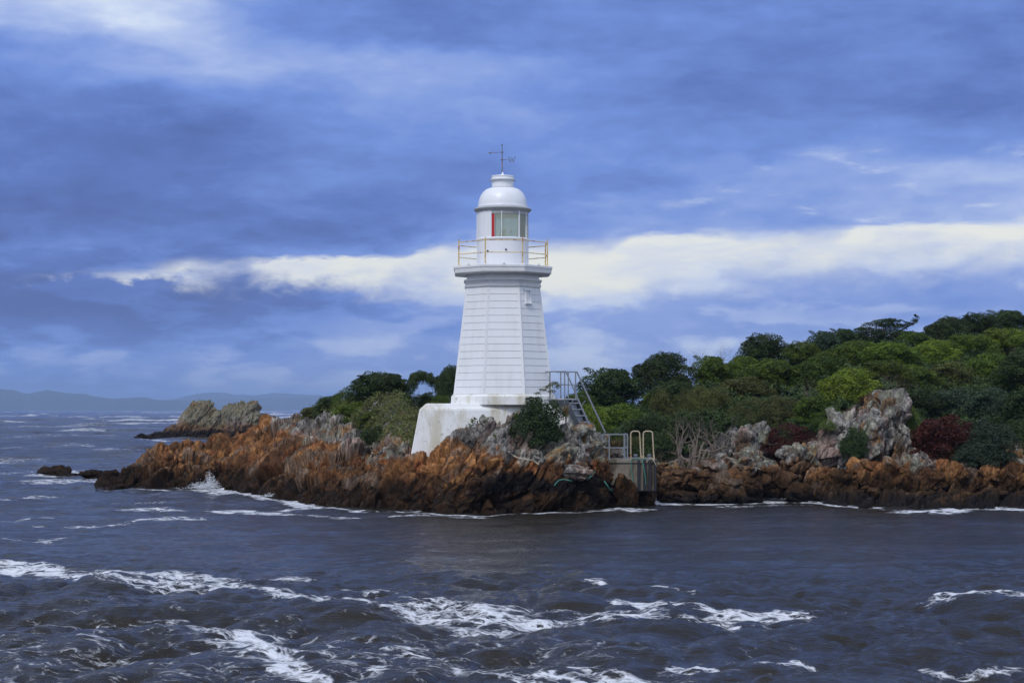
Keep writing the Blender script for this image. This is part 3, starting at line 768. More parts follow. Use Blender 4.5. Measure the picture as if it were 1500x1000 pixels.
    v3 = T.node('ShaderNodeTexVoronoi'); v3.feature = 'DISTANCE_TO_EDGE'; T.put(v3.inputs['Vector'], T.mapping(Pw, scale=(1.0, 1.5, 1))); v3.inputs['Scale'].default_value = 7
    lace2 = T.sstep(v3.outputs['Distance'], .28, .0)
    nn = T.noise(T.mapping(Pw, scale=(.7, 1.3, 1)), 2.3, 12, .76)
    pat = T.m('ADD', T.m('MULTIPLY', lace, .30), T.m('ADD', T.m('MULTIPLY', lace2, .20), T.m('MULTIPLY', T.sstep(nn, .28, .72), .62)))
    fm = T.m('MULTIPLY', T.sstep(T.m('ADD', pat, T.m('MULTIPLY', fo, .64)), .96, 1.34), T.sstep(fo, .02, .25))
    body = T.mix(T.noise(P, .12, 3), (.019, .017, .014, 1), (.033, .030, .025, 1))
    fcol = T.mix(T.noise(P, 5, 5, .6), (.52, .55, .62, 1), (.80, .82, .86, 1))
    T.put(b.inputs['Base Color'], T.mix(fm, body, fcol))
    T.put(b.inputs['Roughness'], T.mix(fm, .13, .7)); b.inputs['IOR'].default_value = 1.333; b.inputs['Specular IOR Level'].default_value = .28
    b1 = T.noise(T.mapping(P, scale=(1, 1.5, 1), rot=(0, 0, .35)), 2.6, 5, .6, .3); b2 = T.noise(T.mapping(P, scale=(1, 1.6, 1), rot=(0, 0, -.3)), 9, 4, .6)
    hgt = T.m('ADD', T.m('MULTIPLY', b1, .095), T.m('MULTIPLY', b2, .030))
    hgt = T.m('ADD', T.m('MULTIPLY', hgt, T.sstep(ac.outputs['Fac'], 0, 1, 1.0, .55)), T.m('MULTIPLY', fm, .02))
    slick = T.sstep(T.noise(T.mapping(Pw, scale=(.10, .42, 1), rot=(0, 0, .08)), 1.0, 5, .6, .5), .36, .62, .45, 1.15)
    hgt = T.m('MULTIPLY', hgt, slick)
    T.put(b.inputs['Normal'], bump(T, hgt, 1.0, 1.0))
    o = mesh_np('sea_water', V, f, m, smooth=True, attrs={'foam': foam, 'calm': calm})
    return structure(o)
water = build_water()

# ------------------------------------------------------------------ far hills across the harbour, and a mesh strip for the horizon haze
def far_hills(name, pts, D, depth, col, seed):
    pxh = np.linspace(pts[0][0], pts[-1][0], 260); h = np.interp(pxh, [p[0] for p in pts], [p[1] for p in pts])
    h = (HOR - h) * .88; q = np.stack([pxh * .03, pxh * 0, pxh * 0], 1); h = h * (1 + .05 * fbm(q * 4, 4, seed)) 
    rows = 9; V = np.zeros((260, rows, 3))
    for j in range(rows):
        t = j / (rows - 1); prof_h = math.sin(math.pi * min(1, t * 1.0)) ** .8 if 0 < t < 1 else 0
        rg = 1 + .18 * fbm(np.stack([pxh * .05, np.full(260, j * 1.7), np.zeros(260)], 1), 3, seed + 3) * (1 if j != 4 else 0)
        DD = D + depth * (t - .5)
        V[:, j, 0] = (pxh - CX) / F * DD; V[:, j, 1] = DD; V[:, j, 2] = -2 + (h / F * D + 2) * prof_h * rg
    m = m_plain(name + '_cover', col, 1, var=.4, scale=.004)
    return structure(mesh_np(name, V.reshape(-1, 3), grid_faces(260, rows), m, smooth=True))
far_hills('far_hills', [(-700, 575), (-300, 556), (-80, 566), (-10, 561), (20, 568), (40, 571), (58, 571), (66, 568), (80, 569), (95, 571), (125, 572), (140, 577), (160, 580),
    (185, 579), (212, 578), (225, 582), (250, 583), (300, 586), (330, 592), (360, 600)], 9000, 1500, (.035, .05, .05), 3)
far_hills('horizon_haze_strip', [(-700, 590), (0, 588), (200, 584), (330, 580), (420, 579), (520, 580), (620, 584), (800, 586), (1500, 590), (2200, 592)], 11000, 1200, (.04, .05, .05), 8)  # low solid ridge added to stand in for the hazy strip along the horizon
far_hills('distant_mountains', [(200, 596), (250, 582), (290, 572), (320, 571), (345, 576), (370, 575), (400, 571), (450, 574), (520, 580), (600, 590)], 12800, 800, (.04, .05, .06), 5)

# ------------------------------------------------------------------ lighthouse
TD = 68.4; SCL = TD / F                      # metres per photograph pixel at the tower
TC = W(736.3, 590, TD); PHI = math.radians(2.0) + math.radians(22.5)
def tz(py): return EYE + (HOR - py) * SCL
C2 = (TC.x, TC.y)
LH = thing('lighthouse', 'white octagonal weatherboard lighthouse with domed lantern room on whitewashed concrete base', 'lighthouse', (TC.x, TC.y, 1.2))
# plinth: battered rectangular block, wider below, chamfered top edge
def ringpoly(zv, l, r, f, bkk): return [(TC.x - l, TC.y - f, zv), (TC.x + r, TC.y - f + 1.75, zv), (TC.x + r - .1, TC.y + bkk, zv), (TC.x - l + .1, TC.y + bkk, zv)]
zt = tz(591.0)
mb = MB()
rings = [ringpoly(1.62, 3.42, 3.55, 3.18, 3.2), ringpoly(zt - .22, 3.06, 2.62, 2.78, 2.7), ringpoly(zt, 2.82, 2.36, 2.56, 2.5)]
vs = [p for rg in rings for p in rg]; fs = [(3, 2, 1, 0), (8, 9, 10, 11)]
for i in range(2):
    for j in range(4): fs.append((i * 4 + j, i * 4 + (j + 1) % 4, (i + 1) * 4 + (j + 1) % 4, (i + 1) * 4 + j))
mb.add(vs, fs).build('plinth', M_PLINTH, LH, bevel=.03)
rpx = lambda w: w * SCL                       # pixels -> metres
MB().lathe([(rpx(82), zt - .05), (rpx(81.5), tz(581)), (rpx(80), tz(579)), (rpx(77), tz(577.5))], 8, PHI, C2).build('base_step', M_PLINTH, LH, bevel=.01)
# weatherboards: stack of lapped boards with an open groove under each
zb, ztop = tz(577.8), tz(424); rb, rtp = rpx(77.2), rpx(57.6); nb = 15
prof_w = []
for i in range(nb):
    z0 = zb + (ztop - zb) * i / nb; z1 = zb + (ztop - zb) * (i + 1) / nb
    R = lambda z: rb + (rtp - rb) * (z - zb) / (ztop - zb)
    prof_w += [(R(z0) - .018, z0), (R(z0) - .018, z0 + .013), (R(z0) + .005, z0 + .015), (R(z1) - .004, z1 - .001)]
MB().lathe(prof_w, 8, PHI, C2).build('weatherboard_wall', M_BOARD, LH)
for k in range(8):
    a = PHI + k * math.pi / 4
    p0 = Vector((C2[0] + (rb + .012) * math.sin(a), C2[1] - (rb + .012) * math.cos(a), zb)); p1 = Vector((C2[0] + (rtp + .012) * math.sin(a), C2[1] - (rtp + .012) * math.cos(a), ztop))
    tn = Vector((math.cos(a), math.sin(a), 0)); ou = Vector((math.sin(a), -math.cos(a), 0))
    mbk = MB(); w = .055
    l = Vector((math.cos(a - math.pi / 8), math.sin(a - math.pi / 8), 0)); r_ = Vector((math.cos(a + math.pi / 8), math.sin(a + math.pi / 8), 0))
    cs = [-l * w * 1.3 - ou * .03, -l * w, ou * .012, r_ * w, r_ * w * 1.3 - ou * .03]
    vs = [p0 + q for q in cs] + [p1 + q for q in cs]
    mbk.add(vs, [(i, (i + 1) % 5, 5 + (i + 1) % 5, 5 + i) for i in range(5)] + [(4, 3, 2, 1, 0), (5, 6, 7, 8, 9)]).build('corner_board', M_TRIM, LH)
# cornice: moulding, dentils, frieze
MB().lathe([(rpx(57), ztop), (rpx(59.5), tz(422)), (rpx(60), tz(419)), (rpx(58), tz(418)), (rpx(57.2), tz(417.6)), (rpx(57.2), tz(414)), (rpx(61.2), tz(413.6)), (rpx(61.2), tz(411.6)), (rpx(57.5), tz(411)), (rpx(56.6), tz(410.6)), (rpx(56.6), tz(404))], 8, PHI, C2).build('cornice', M_TRIM, LH)
ap = rpx(58.2) * math.cos(math.pi / 8); side = 2 * rpx(58.2) * math.sin(math.pi / 8)
for k in range(8):                              # one toothed strip on every face
    a = PHI + math.pi / 8 + k * math.pi / 4; ou = Vector((math.sin(a), -math.cos(a), 0)); tn = Vector((math.cos(a), math.sin(a), 0)); up_, lo_, ot = [], [], []
    base = Vector((*C2, 0)) + ou * (ap - .03); out_ = Vector((*C2, 0)) + ou * (ap + .018); nd = 12; xs_, zs_ = [], []
    for j in range(nd):
        x0 = side * (j / nd - .5); xm = x0 + side / nd * .5; x1 = x0 + side / nd
        xs_ += [x0, xm, xm, x1]; zs_ += [tz(416.9), tz(416.9), tz(414.9), tz(414.9)]
    mb = MB(); n_ = len(xs_); zt2 = tz(414.0); vs = []
    for o_ in (base, out_):
        vs += [o_ + tn * x + Vector((0, 0, z)) for x, z in zip(xs_, zs_)] + [o_ + tn * x + Vector((0, 0, zt2)) for x in xs_]
    fs = []
    for i in range(n_ - 1):
        if abs(xs_[i + 1] - xs_[i]) > 1e-6:
            fs += [(i, i + 1, n_ + i + 1, n_ + i), (2 * n_ + i, 3 * n_ + i, 3 * n_ + i + 1, 2 * n_ + i + 1)]
        fs.append((i, 2 * n_ + i, 2 * n_ + i + 1, i + 1))
    mb.add(vs, fs).build('dentil_moulding', M_TRIM, LH)
# small blind window on the right-hand front face
a = PHI + 1 * math.pi / 8; a = PHI + math.pi / 8   # face centred at PHI+22.5deg -> right front
zc = tz(437); ou = Vector((math.sin(a), -math.cos(a), 0)); tn = Vector((math.cos(a), math.sin(a), 0))
apz = (rb + (rtp - rb) * (zc - zb) / (ztop - zb)) * math.cos(math.pi / 8)
slope = math.atan((rb - rtp) * math.cos(math.pi / 8) / (ztop - zb))
MW = Matrix((tn, ou, Vector((0, 0, 1)))).transposed() @ Matrix.Rotation(slope, 3, 'X')
wc = Vector((*C2, zc)) + ou * (apz + .02) - tn * .16
win = MB().box(wc + MW @ Vector((-.13, 0, 0)), (.045, .09, .52), M=MW).box(wc + MW @ Vector((.13, 0, 0)), (.045, .09, .52), M=MW).box(wc + MW @ Vector((0, .005, .25)), (.36, .11, .05), M=MW).box(wc + MW @ Vector((0, .015, -.27)), (.36, .14, .05), M=MW).build('window', M_TRIM, LH)
MB().box(wc + MW @ Vector((0, -.015, 0)), (.215, .03, .46), M=MW).build('shutter', M_BOARD, win)
# gallery deck
MB().lathe([(rpx(57), tz(404.2)), (rpx(74), tz(403.4)), (rpx(75.6), tz(402.2)), (rpx(76.3), tz(396)), (rpx(77.2), tz(395.6)), (rpx(77.2), tz(392.8)), (rpx(76.2), tz(392.2)), (rpx(30), tz(392.0))], 8, PHI, C2).build('gallery_deck', M_TRIM, LH)
for k in range(8):
    a = PHI + k * math.pi / 4
    for off in (0, math.pi / 8): MB().box((C2[0] + rpx(71) * math.sin(a + off), C2[1] - rpx(71) * math.cos(a + off), tz(391.2)), (.06, .06, .05), rz=a).build('deck_bolt', M_TRIM, LH)
# gallery railing
RR = rpx(69.5); rail = MB(); zD = tz(392)
for hgt in (tz(357.5), tz(375)):
    ring = [(C2[0] + RR * math.sin(PHI + k * math.pi / 4), C2[1] - RR * math.cos(PHI + k * math.pi / 4), hgt) for k in range(9)]
    for p, q in zip(ring[:-1], ring[1:]): rail.tube([p, q], .017, 6)
rl = rail.build('gallery_rail', M_RAIL, LH, smooth=40)
for k in range(8):
    a = PHI + k * math.pi / 4; p = (C2[0] + RR * math.sin(a), C2[1] - RR * math.cos(a))
    MB().tube([(p[0], p[1], zD - .02), (p[0], p[1], tz(353.5))], .024, 8).tube([(p[0], p[1], zD - .02), (p[0], p[1], zD + .04)], .05, 8).build('railing_post', M_RAIL, rl, smooth=40)
# lantern room
RL = rpx(37.9)
MB().lathe([(RL, zD - .02), (RL, tz(353.5)), (RL + .035, tz(353)), (RL + .045, tz(351.5)), (RL + .01, tz(350.2)), (RL - .05, tz(350)), (RL - .08, zD - .02)], 72, 0, C2, closed=True).build('lantern_base_wall', M_DOME, LH, smooth=35)
MB().lathe([(RL - .10, tz(350.4)), (.01, tz(350.4))], 48, 0, C2).build('lantern_floor', M_STEEL, LH)
MB().lathe([(RL - .004, tz(350.2)), (RL - .004, tz(311)), (RL - .03, tz(311)), (RL - .03, tz(350.2))], 24, 0, C2, closed=True, a0=math.radians(-118), a1=math.radians(-25)).build('lantern_panel', M_DOME, LH, smooth=35)
mb = MB()
for d in (-46, -82): mb.tube([(C2[0] + RL * math.sin(math.radians(d)), C2[1] - RL * math.cos(math.radians(d)), z) for z in (tz(392), tz(311))], .018, 6)
mb.build('panel_seam', M_TRIM, LH, smooth=40)
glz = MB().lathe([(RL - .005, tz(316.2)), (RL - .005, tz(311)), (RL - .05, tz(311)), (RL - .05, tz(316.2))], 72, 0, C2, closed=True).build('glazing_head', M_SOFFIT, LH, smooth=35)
ms = [-17, -2, 40, 66, 100, 140, 178, 214, 242]
for a0, a1 in zip(ms[:-1], ms[1:]):
    MB().lathe([(RL - .026, tz(350)), (RL - .026, tz(312)), (RL - .034, tz(312)), (RL - .034, tz(350))], 8, 0, C2, closed=True, a0=math.radians(a0), a1=math.radians(a1)).build('glass_pane', M_GLASS, LH, smooth=35)
for d in ms:
    w = .026 if d != 40 else .05
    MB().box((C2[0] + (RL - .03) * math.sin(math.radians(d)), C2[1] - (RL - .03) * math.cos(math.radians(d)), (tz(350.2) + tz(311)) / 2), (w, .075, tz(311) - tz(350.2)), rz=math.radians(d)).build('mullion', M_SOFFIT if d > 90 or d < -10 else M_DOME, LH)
MB().lathe([(RL - .02, tz(350)), (RL - .02, tz(317)), (RL - .03, tz(317)), (RL - .03, tz(350))], 8, 0, C2, closed=True, a0=math.radians(-25), a1=math.radians(-17)).build('red_screen', M_RED, LH)
lamp = MB().lathe([(.10, tz(350.3)), (.16, tz(350)), (.16, tz(348.5)), (.125, tz(348)), (.115, tz(341)), (.10, tz(336)), (.0, tz(335.2))], 24, 0, (C2[0] + .02, C2[1])).build('lamp', M_GREYLAMP, LH, smooth=40)
for dx, dz, r in ((.32, 337, .045), (.56, 339, .028)):
    MB().lathe([(r * .2, tz(dz) - r), (r, tz(dz) - r * .3), (r, tz(dz) + r * .3), (r * .2, tz(dz) + r)], 12, 0, (C2[0] + dx, C2[1] + .5)).tube([(C2[0] + dx, C2[1] + .5, tz(350.3)), (C2[0] + dx, C2[1] + .5, tz(dz) - r)], .006, 6).build('spare_lamp', M_GREYLAMP, LH, smooth=40)
for d in (-34, 7.5):
    p = Vector((C2[0] + RL * math.sin(math.radians(d)), C2[1] - RL * math.cos(math.radians(d)), tz(370.5 if d < 0 else 368.8)))
    n = Vector((math.sin(math.radians(d)), -math.cos(math.radians(d)), 0))
    MB().tube([p - n * .02, p + n * .03], .036, 12).build('vent_hole', M_DARK, LH, smooth=40)
# roof: eave, dome, ventilator
MB().lathe([(RL - .06, tz(311.6)), (RL + .01, tz(311.8)), (rpx(39.2), tz(311)), (rpx(42), tz(308.2)), (rpx(42.2), tz(307.2)), (rpx(39.5), tz(305.0)), (rpx(36), tz(303.6)), (rpx(30), tz(303.4))], 72, 0, C2).build('eave', M_SOFFIT, LH, smooth=30)
dp = [(rpx(36.6), tz(304.3))] + [(rpx(16 + 20.0 * math.cos(t) ** .95), tz(303.4 - 27.6 * math.sin(t))) for t in np.linspace(.02, math.pi / 2, 16)] + [(rpx(8), tz(275.8))]
MB().lathe(dp, 72, 0, C2).build('dome', M_DOME, LH, smooth=30)
MB().lathe([(rpx(16.8), tz(277.6)), (rpx(16.8), tz(275.4))], 48, 0, C2).build('vent_gasket', M_DKSTEEL, LH, smooth=30)
vt = MB().lathe([(rpx(16), tz(275.6)), (rpx(16.1), tz(265)), (rpx(19.2), tz(264.6)), (rpx(19.4), tz(263.6)), (rpx(16.4), tz(263)), (rpx(16.4), tz(259.6)), (rpx(17), tz(259.2)), (rpx(16.6), tz(258.2)), (rpx(4), tz(257.6)), (rpx(2.4), tz(257)), (rpx(.6), tz(252))], 48, 0, C2).build('ventilator', M_DOME, LH, smooth=30)
vx = C2[0] - .02
vane = MB().tube([(vx, C2[1], tz(254)), (vx, C2[1], tz(212))], [.022, .012], 8).tube([(vx, C2[1], tz(234.8)), (vx, C2[1], tz(233.4))], .05, 10).tube([(vx, C2[1], tz(224)), (vx, C2[1], tz(222.6))], .045, 10).tube([(vx, C2[1], tz(211.6)), (vx, C2[1], tz(213.2))], .03, 8).build('weather_vane', M_VANE, LH, smooth=40)
MB().tube([(vx, C2[1], tz(223)), (vx - .46, C2[1] - .1, tz(224.6))], .011, 6).tube([(vx - .44, C2[1] - .095, tz(224.5)), (vx - .54, C2[1] - .12, tz(225))], [.042, .004], 8).tube([(vx, C2[1], tz(223)), (vx + .06, C2[1] + .01, tz(222.8))], .011, 6).build('arrow', M_VANE, vane, smooth=40)
mb = MB().tube([(vx - .07, C2[1], tz(234.4)), (vx + .24, C2[1], tz(234.2))], .010, 6)
x0, x1, y0, y1 = vx + .25, vx + .50, tz(238), tz(230.2); xs_ = np.linspace(x0, x1, 5); zs_ = [y1, y0, y1 - .03, y0, y1]
for i in range(4): mb.tube([(xs_[i], C2[1], zs_[i]), (xs_[i + 1], C2[1], zs_[i + 1])], .015 if i % 2 == 0 else .010, 6)
for x in (x0, x1): mb.tube([(x - .03, C2[1], y1), (x + .03, C2[1], y1)], .008, 6)
mb.build('letter', M_VANE, vane)

# ------------------------------------------------------------------ staircase
TH = math.radians(37); dr = Vector((math.cos(TH), -math.sin(TH), 0)); wd = Vector((math.sin(TH), math.cos(TH), 0))
SD = 66.9
ST = thing('metal_staircase', 'steep grey metal staircase with handrails from the concrete base down to the jetty', 'staircase', W(860, 672, 66.2))
zL = tz(584); zJ = EYE + (HOR - 672.3) / F * 66.3
topn = W(829, 585, SD); topn.z = zL                      # near top corner of the flight
run = 1.30; width = .72
near0 = topn; far0 = topn + wd * width
def on(t, side, up=0): return (near0 + wd * width * side) + dr * run * t + Vector((0, 0, (zJ - zL) * t + up))
for sd in (0, 1): MB().beam(on(-.02, sd, -.12), on(1.0, sd, .02), .035, .20).build('stringer', M_DKSTEEL, ST)
MTX = Matrix((dr, wd, Vector((0, 0, 1)))).transposed()
for i in range(1, 10):
    c = on(i / 9.6 - .03, .5); MB().box(c, (.20, width - .04, .03), M=MTX).build('tread', M_TREAD, ST)
    if i < 7: MB().box(c + Vector((0, 0, -.13)) - dr * .085, (.012, width - .05, .20), M=MTX).build('riser', M_RISER, ST)
# landing back to the plinth, with its rails
Lb = near0 - dr * .80
MB().box((near0 + Lb) / 2 + wd * width / 2 + Vector((0, 0, -.02)), (.80, width, .045), M=MTX).build('landing', M_TREAD, ST)
MB().beam(Lb + Vector((0, 0, -.13)), near0 + Vector((0, 0, -.13)), .04, .18).beam(Lb + wd * width + Vector((0, 0, -.13)), near0 + wd * width + Vector((0, 0, -.13)), .04, .18).build('landing_beam', M_DKSTEEL, ST)
MB().beam(near0 + Vector((0, 0, -.1)), near0 + Vector((0, 0, -1.2)), .06, .06, up=(1, 0, 0)).build('support_leg', M_DKSTEEL, ST)
UP = Vector((0, 0, 1.02))
for sd in (0, 1):
    o_ = wd * width * sd; a = Lb + o_; b = near0 + o_
    h = MB().beam(a + UP - dr * .15, b + UP, .05, .045).beam(a + UP * .52, b + UP * .52, .04, .035)
    e = on(1.0, sd, .98) if sd else on(.93, sd, .86)
    h.beam(b + UP, e, .045, .045)
    hr = h.build('handrail', M_STEEL, ST)
    for q in (a + dr * .05, b - dr * .06, b - dr * .40 if sd else a + dr * .06 ): MB().beam(q + Vector((0, 0, -.2)), q + UP, .045, .045, up=(1, 0, 0)).build('rail_post', M_STEEL, ST)
    for t, t2 in ((.12, .18), (.97, .93)) if sd else ((.10, .2),):
        hh = .98
        MB().beam(on(t, sd, -.06), on(t + .10, sd, hh - .22 + (0 if t < .5 else -.3)) if False else on(t, sd, -.05) + dr * .24 + Vector((0, 0, .24)), .035, .035).build('rail_strut', M_STEEL, ST)
for e_, in ((0,),): MB().beam(on(.98, 1, .98) - dr * .0, on(.98, 1, .62) - dr * .12, .03, .03).build('rail_strut', M_STEEL, ST)

# ------------------------------------------------------------------ jetty
JD = 66.0
def J(px, py, D=JD): return W(px, py, D)
jx0, jx1 = (881 - CX) / F * JD, (961 - CX) / F * JD; jt = EYE + (HOR - 672.5) / F * JD
jc = Vector(((jx0 + jx1) / 2, JD + 1.5, jt))
JT = thing('concrete_jetty', 'small stained concrete jetty block with black timber fenders beside the headland', 'jetty', jc)
ob = MB().box((jc.x, jc.y, jt - .07), (jx1 - jx0 + .05, 3.06, .14)).build('deck', M_CONC, JT, bevel=.015)
MB().box((jc.x + .03, jc.y, jt - .14 - .52), (jx1 - jx0 - .08, 2.96, 1.04)).build('block', M_CONC, JT, bevel=.03)
for i, p in enumerate((935.5, 944, 951.5, 959.5)):
    x = (p - CX) / F * (JD - .05); MB().box((x, JD - .07, jt - .60), (.095, .12, 1.16)).build('fender', M_FENDER, JT, bevel=.01)
for p in (926, 955):
    x = (p - CX) / F * JD; MB().tube([(x, JD + .8, jt - 1.8), (x, JD + .8, -1)], .14, 10).build('pile', M_FENDER, JT, smooth=40)
# railing round the landing
GR = thing('guard_railing', 'blue-grey steel guard railing standing on the left end of the jetty', 'railing', (J(900, 672).x, JD + .1, jt))
zt_, zm_ = jt + .93, jt + .43; A_, B_ = J(882.3, 672).x, J(919.3, 672).x; yb = JD + 1.3; yf = JD + .10
rr = MB().beam((A_, yf, zt_), (B_, yf, zt_), .055, .05).beam((A_, yf, zm_), (B_, yf, zm_), .045, .045).beam((B_, yf, zt_), (B_ - .02, yb, zt_), .05, .05).beam((B_, yf, zm_), (B_ - .02, yb, zm_), .045, .045).build('rail', M_STEEL, GR)
for x, y in ((A_, yf), (J(892.6, 672).x, yf), (J(914.6, 672).x, yf), (B_, yf), (B_ - .02, yb)):
    MB().box((x, y, jt + .465), (.05, .05, .93)).box((x, y, jt + .008), (.12, .12, .016)).build('post', M_STEEL, GR)
for (a, b, lab) in ((924.6, 939.3, 'tan inverted-U hand hoop nearer the guard railing on the jetty'), (943, 958.2, 'tan inverted-U hand hoop on the outer right corner of the jetty')):
    xa, xb = J(a, 0).x, J(b, 0).x; H = EYE + (HOR - 631.5) / F * JD; y = JD + .25
    t = thing('hand_hoop', lab, 'handrail', ((xa + xb) / 2, y, jt), 'hoop handrails on the jetty')
    MB().tube([(xa, y, jt), (xa, y, H - .10), (xa + .03, y, H - .03), (xa + .09, y, H), (xb - .12, y, H), (xb - .06, y, H - .03), (xb - .04, y, H - .10), (xb + .01, y, jt)], .026, 8).build('hoop', M_HOOP, t, smooth=50)
    for x in (xa, xb + .01): MB().tube([(x, y, jt), (x, y, jt + .14)], .038, 8).build('socket', M_HOOP, t, smooth=40)
for p, lab in ((931.3, 'small grey bollard under the left hand hoop'), (951.3, 'small grey bollard under the right hand hoop')):
    x = J(p, 0).x
    t = thing('bollard', lab, 'bollard', (x, JD + .12, jt), 'mooring bollards on the jetty')
    MB().lathe([(.075, jt), (.06, jt + .02), (.055, jt + .10)], 16, 0, (x, JD + .12)).build('bollard_post', M_BOLL, t, smooth=40)
    MB().lathe([(.05, jt + .10), (.085, jt + .12), (.085, jt + .16), (.05, jt + .19)], 16, 0, (x, JD + .12)).build('bollard_head', M_BOLL, t, smooth=40)
def surf_D(px, py, default):
    """distance at which the headland's rock is met along the sight of (px, py)"""
    Q = HQ.reshape(-1, 3); qx = Q[:, 0] / Q[:, 1] * F + CX; qy = HOR - (Q[:, 2] - EYE) / Q[:, 1] * F
    s = (np.abs(qx - px) < 2) & (np.abs(qy - py) < 2)
    return float(Q[s, 1].min()) if s.any() else default
def rope(name, label, pts, mat, r=.022, D=None, off=.05):
    P = []
    for p in pts:
        d = p[2] if len(p) > 2 else surf_D(p[0], p[1], D) - off; P.append(W(p[0], p[1], d))
    sm_ = []
    for i in range(len(P) - 1):
        a, b = P[max(i - 1, 0)], P[min(i + 2, len(P) - 1)]
        for k in range(6):
            t = k / 6; sm_.append(.5 * ((2 * P[i]) + (P[i + 1] - a) * t + (2 * a - 5 * P[i] + 4 * P[i + 1] - b) * t * t + (-a + 3 * P[i] - 3 * P[i + 1] + b) * t ** 3))
    sm_.append(P[-1]); c = P[0].copy()
    o = MB().tube([q - c for q in sm_], r, 6).build(name, mat, smooth=60); o.location = c
    return tag(o, label, 'rope')
rope('rope', 'green rope draped over the orange rock left of the jetty', [(812, 711), (818, 704), (826, 702), (838, 704), (850, 705), (860, 702), (868, 695), (873, 689)], M_GROPE, .019, 64.5, .10)
rope('rope', 'short taut green rope slanting down the dark rock below the jetty corner', [(885, 704), (892, 714), (900, 723)], M_GROPE, .02, 65, .10)
rope('rope', 'cream rope lying across the grey rocks below the concrete base', [(745, 661), (752, 667), (762, 671), (775, 673), (783, 676), (789, 680)], M_CROPE, .024, 64.6, .10)
rope('rope', 'green mooring rope looped along the jetty edge and hanging down its face', [(933, 720, JD - .16), (929, 710, JD - .14), (926, 695, JD - .12), (924.5, 680, JD - .12), (925, 673, JD - .1), (928, 671.5, JD - .06), (936, 671.6, JD - .04), (947, 671.8, JD - .04)], M_GROPE, .016)
rope('rope', 'green mooring rope hanging between the first two black fenders', [(940, 672, JD - .1), (942, 680, JD - .15), (944, 690, JD - .19), (945.5, 702, JD - .19), (946, 710, JD - .19)], M_GROPE, .018)
rope('rope', 'pale rope tail hanging from the right bollard over the jetty corner', [(951, 670, JD - .1), (955, 671, JD - .14), (958, 675, JD - .17), (961, 681, JD - .14)], M_CROPE, .018)

# ------------------------------------------------------------------ rock stack out at sea and separate rocks
S3 = np.array([(196, 643, 642, 223), (215, 642.6, 639, 224), (238, 642, 632, 225), (256, 642, 622, 225), (264, 642, 610, 225), (272, 642, 598, 225), (284, 642, 589, 225), (297, 642, 586, 225),
               (310, 642, 590, 225), (319, 642, 600, 225), (323, 642, 603, 225), (328, 642, 596, 225), (338, 642, 590, 225), (352, 642, 587, 225), (366, 642, 584, 225), (376, 642, 586, 225), (380, 642, 600, 225), (386, 642, 613, 225), (400, 642, 620, 225), (430, 642, 634, 225), (446, 642.6, 642, 225)], float)
px3 = np.arange(196, 446, .55); wl3, cr3, cD3 = [np.interp(px3, S3[:, 0], S3[:, k]) for k in (1, 2, 3)]
wD3 = F * EYE / (wl3 - HOR) - .5; pr3 = np.zeros((len(px3), 6, 2))
pr3[:, 0] = np.stack([zpy(-1.2, wD3 - 1), wD3 - 1], 1); pr3[:, 1] = np.stack([wl3, wD3], 1)
pr3[:, 2] = np.stack([wl3 + (cr3 - wl3) * .45, wD3 + .8], 1); pr3[:, 3] = np.stack([wl3 + (cr3 - wl3) * .85, wD3 + 2.0], 1)
pr3[:, 4] = np.stack([cr3, cD3 + .6], 1); pr3[:, 5] = np.stack([zpy(-1.2, cD3 + 6), cD3 + 6], 1)
stack, _ = rock_sheet('rock_stack', px3, pr3, np.linspace(0, 1, 110), 1.9, 71, lambda q: 1.0 + 0 * q[:, 0], lambda q: (.2, 1.0, np.full(len(q), .7)), .35)
tag(stack, 'twin-peaked rock island with olive lichen on top, out at sea left of the headland', 'rock island')
_a = stack.data.attributes['Col']; _n = len(stack.data.vertices); _c = np.zeros(_n * 4, np.float32); _a.data.foreach_get('color', _c); _c = _c.reshape(-1, 4)
_co = np.zeros(_n * 3, np.float32); stack.data.vertices.foreach_get('co', _co); _co = _co.reshape(-1, 3).astype(float)
_g = sm(_co[:, 2] + .9 * fbm(_co * .7, 4, 5), 1.5, 2.2) * (.75 - .5 * sm(fbm(_co * .9, 4, 77), .05, .4)); _c[:, :3] = _c[:, :3] * (1 - _g[:, None]) + np.array([.20, .185, .12]) * _g[:, None]
_a.data.foreach_set('color', _c.ravel())
BK = (.2, .5, 1.0)
R = 'separate rocks along the waterline'
for args in [
 # px, py, w, h, D, grey level, orange, seed, sub, tilt, label
 (80, 690, 56, 20, 99, 9, .45, 1, 5, 0, 'dark humped reef rock standing alone in the water at far left'),
 (106, 695, 34, 8, 98, 9, .3, 2, 5, 0, 'low dark ledge trailing right from the lone reef rock'),
 (136, 693, 42, 16, 93, 9, .4, 3, 5, 0, 'dark lumpy rock just off the tip of the headland'),
 (160, 693, 30, 14, 92, 9, .5, 4, 5, 0, 'brown rock joining the headland tip to the lumpy rock'),
 (163, 713, 32, 16, 82, 9, .2, 5, 5, .1, 'small black wet rock in front of the headland tip'),
 (212, 716, 40, 12, 82.5, 9, .2, 6, 5, 0, 'low black wet rock at the foot of the headland left end')]:
    px_, py_, w_, h_, D_, g_, or_, sd_, sb_, tl_, lb_ = args
    boulder('reef_rock', lb_, px_, py_ + 2, w_ * .85, h_, D_, sd_, g_, .8, 'rock', None, .7, sb_, tl_, or_)
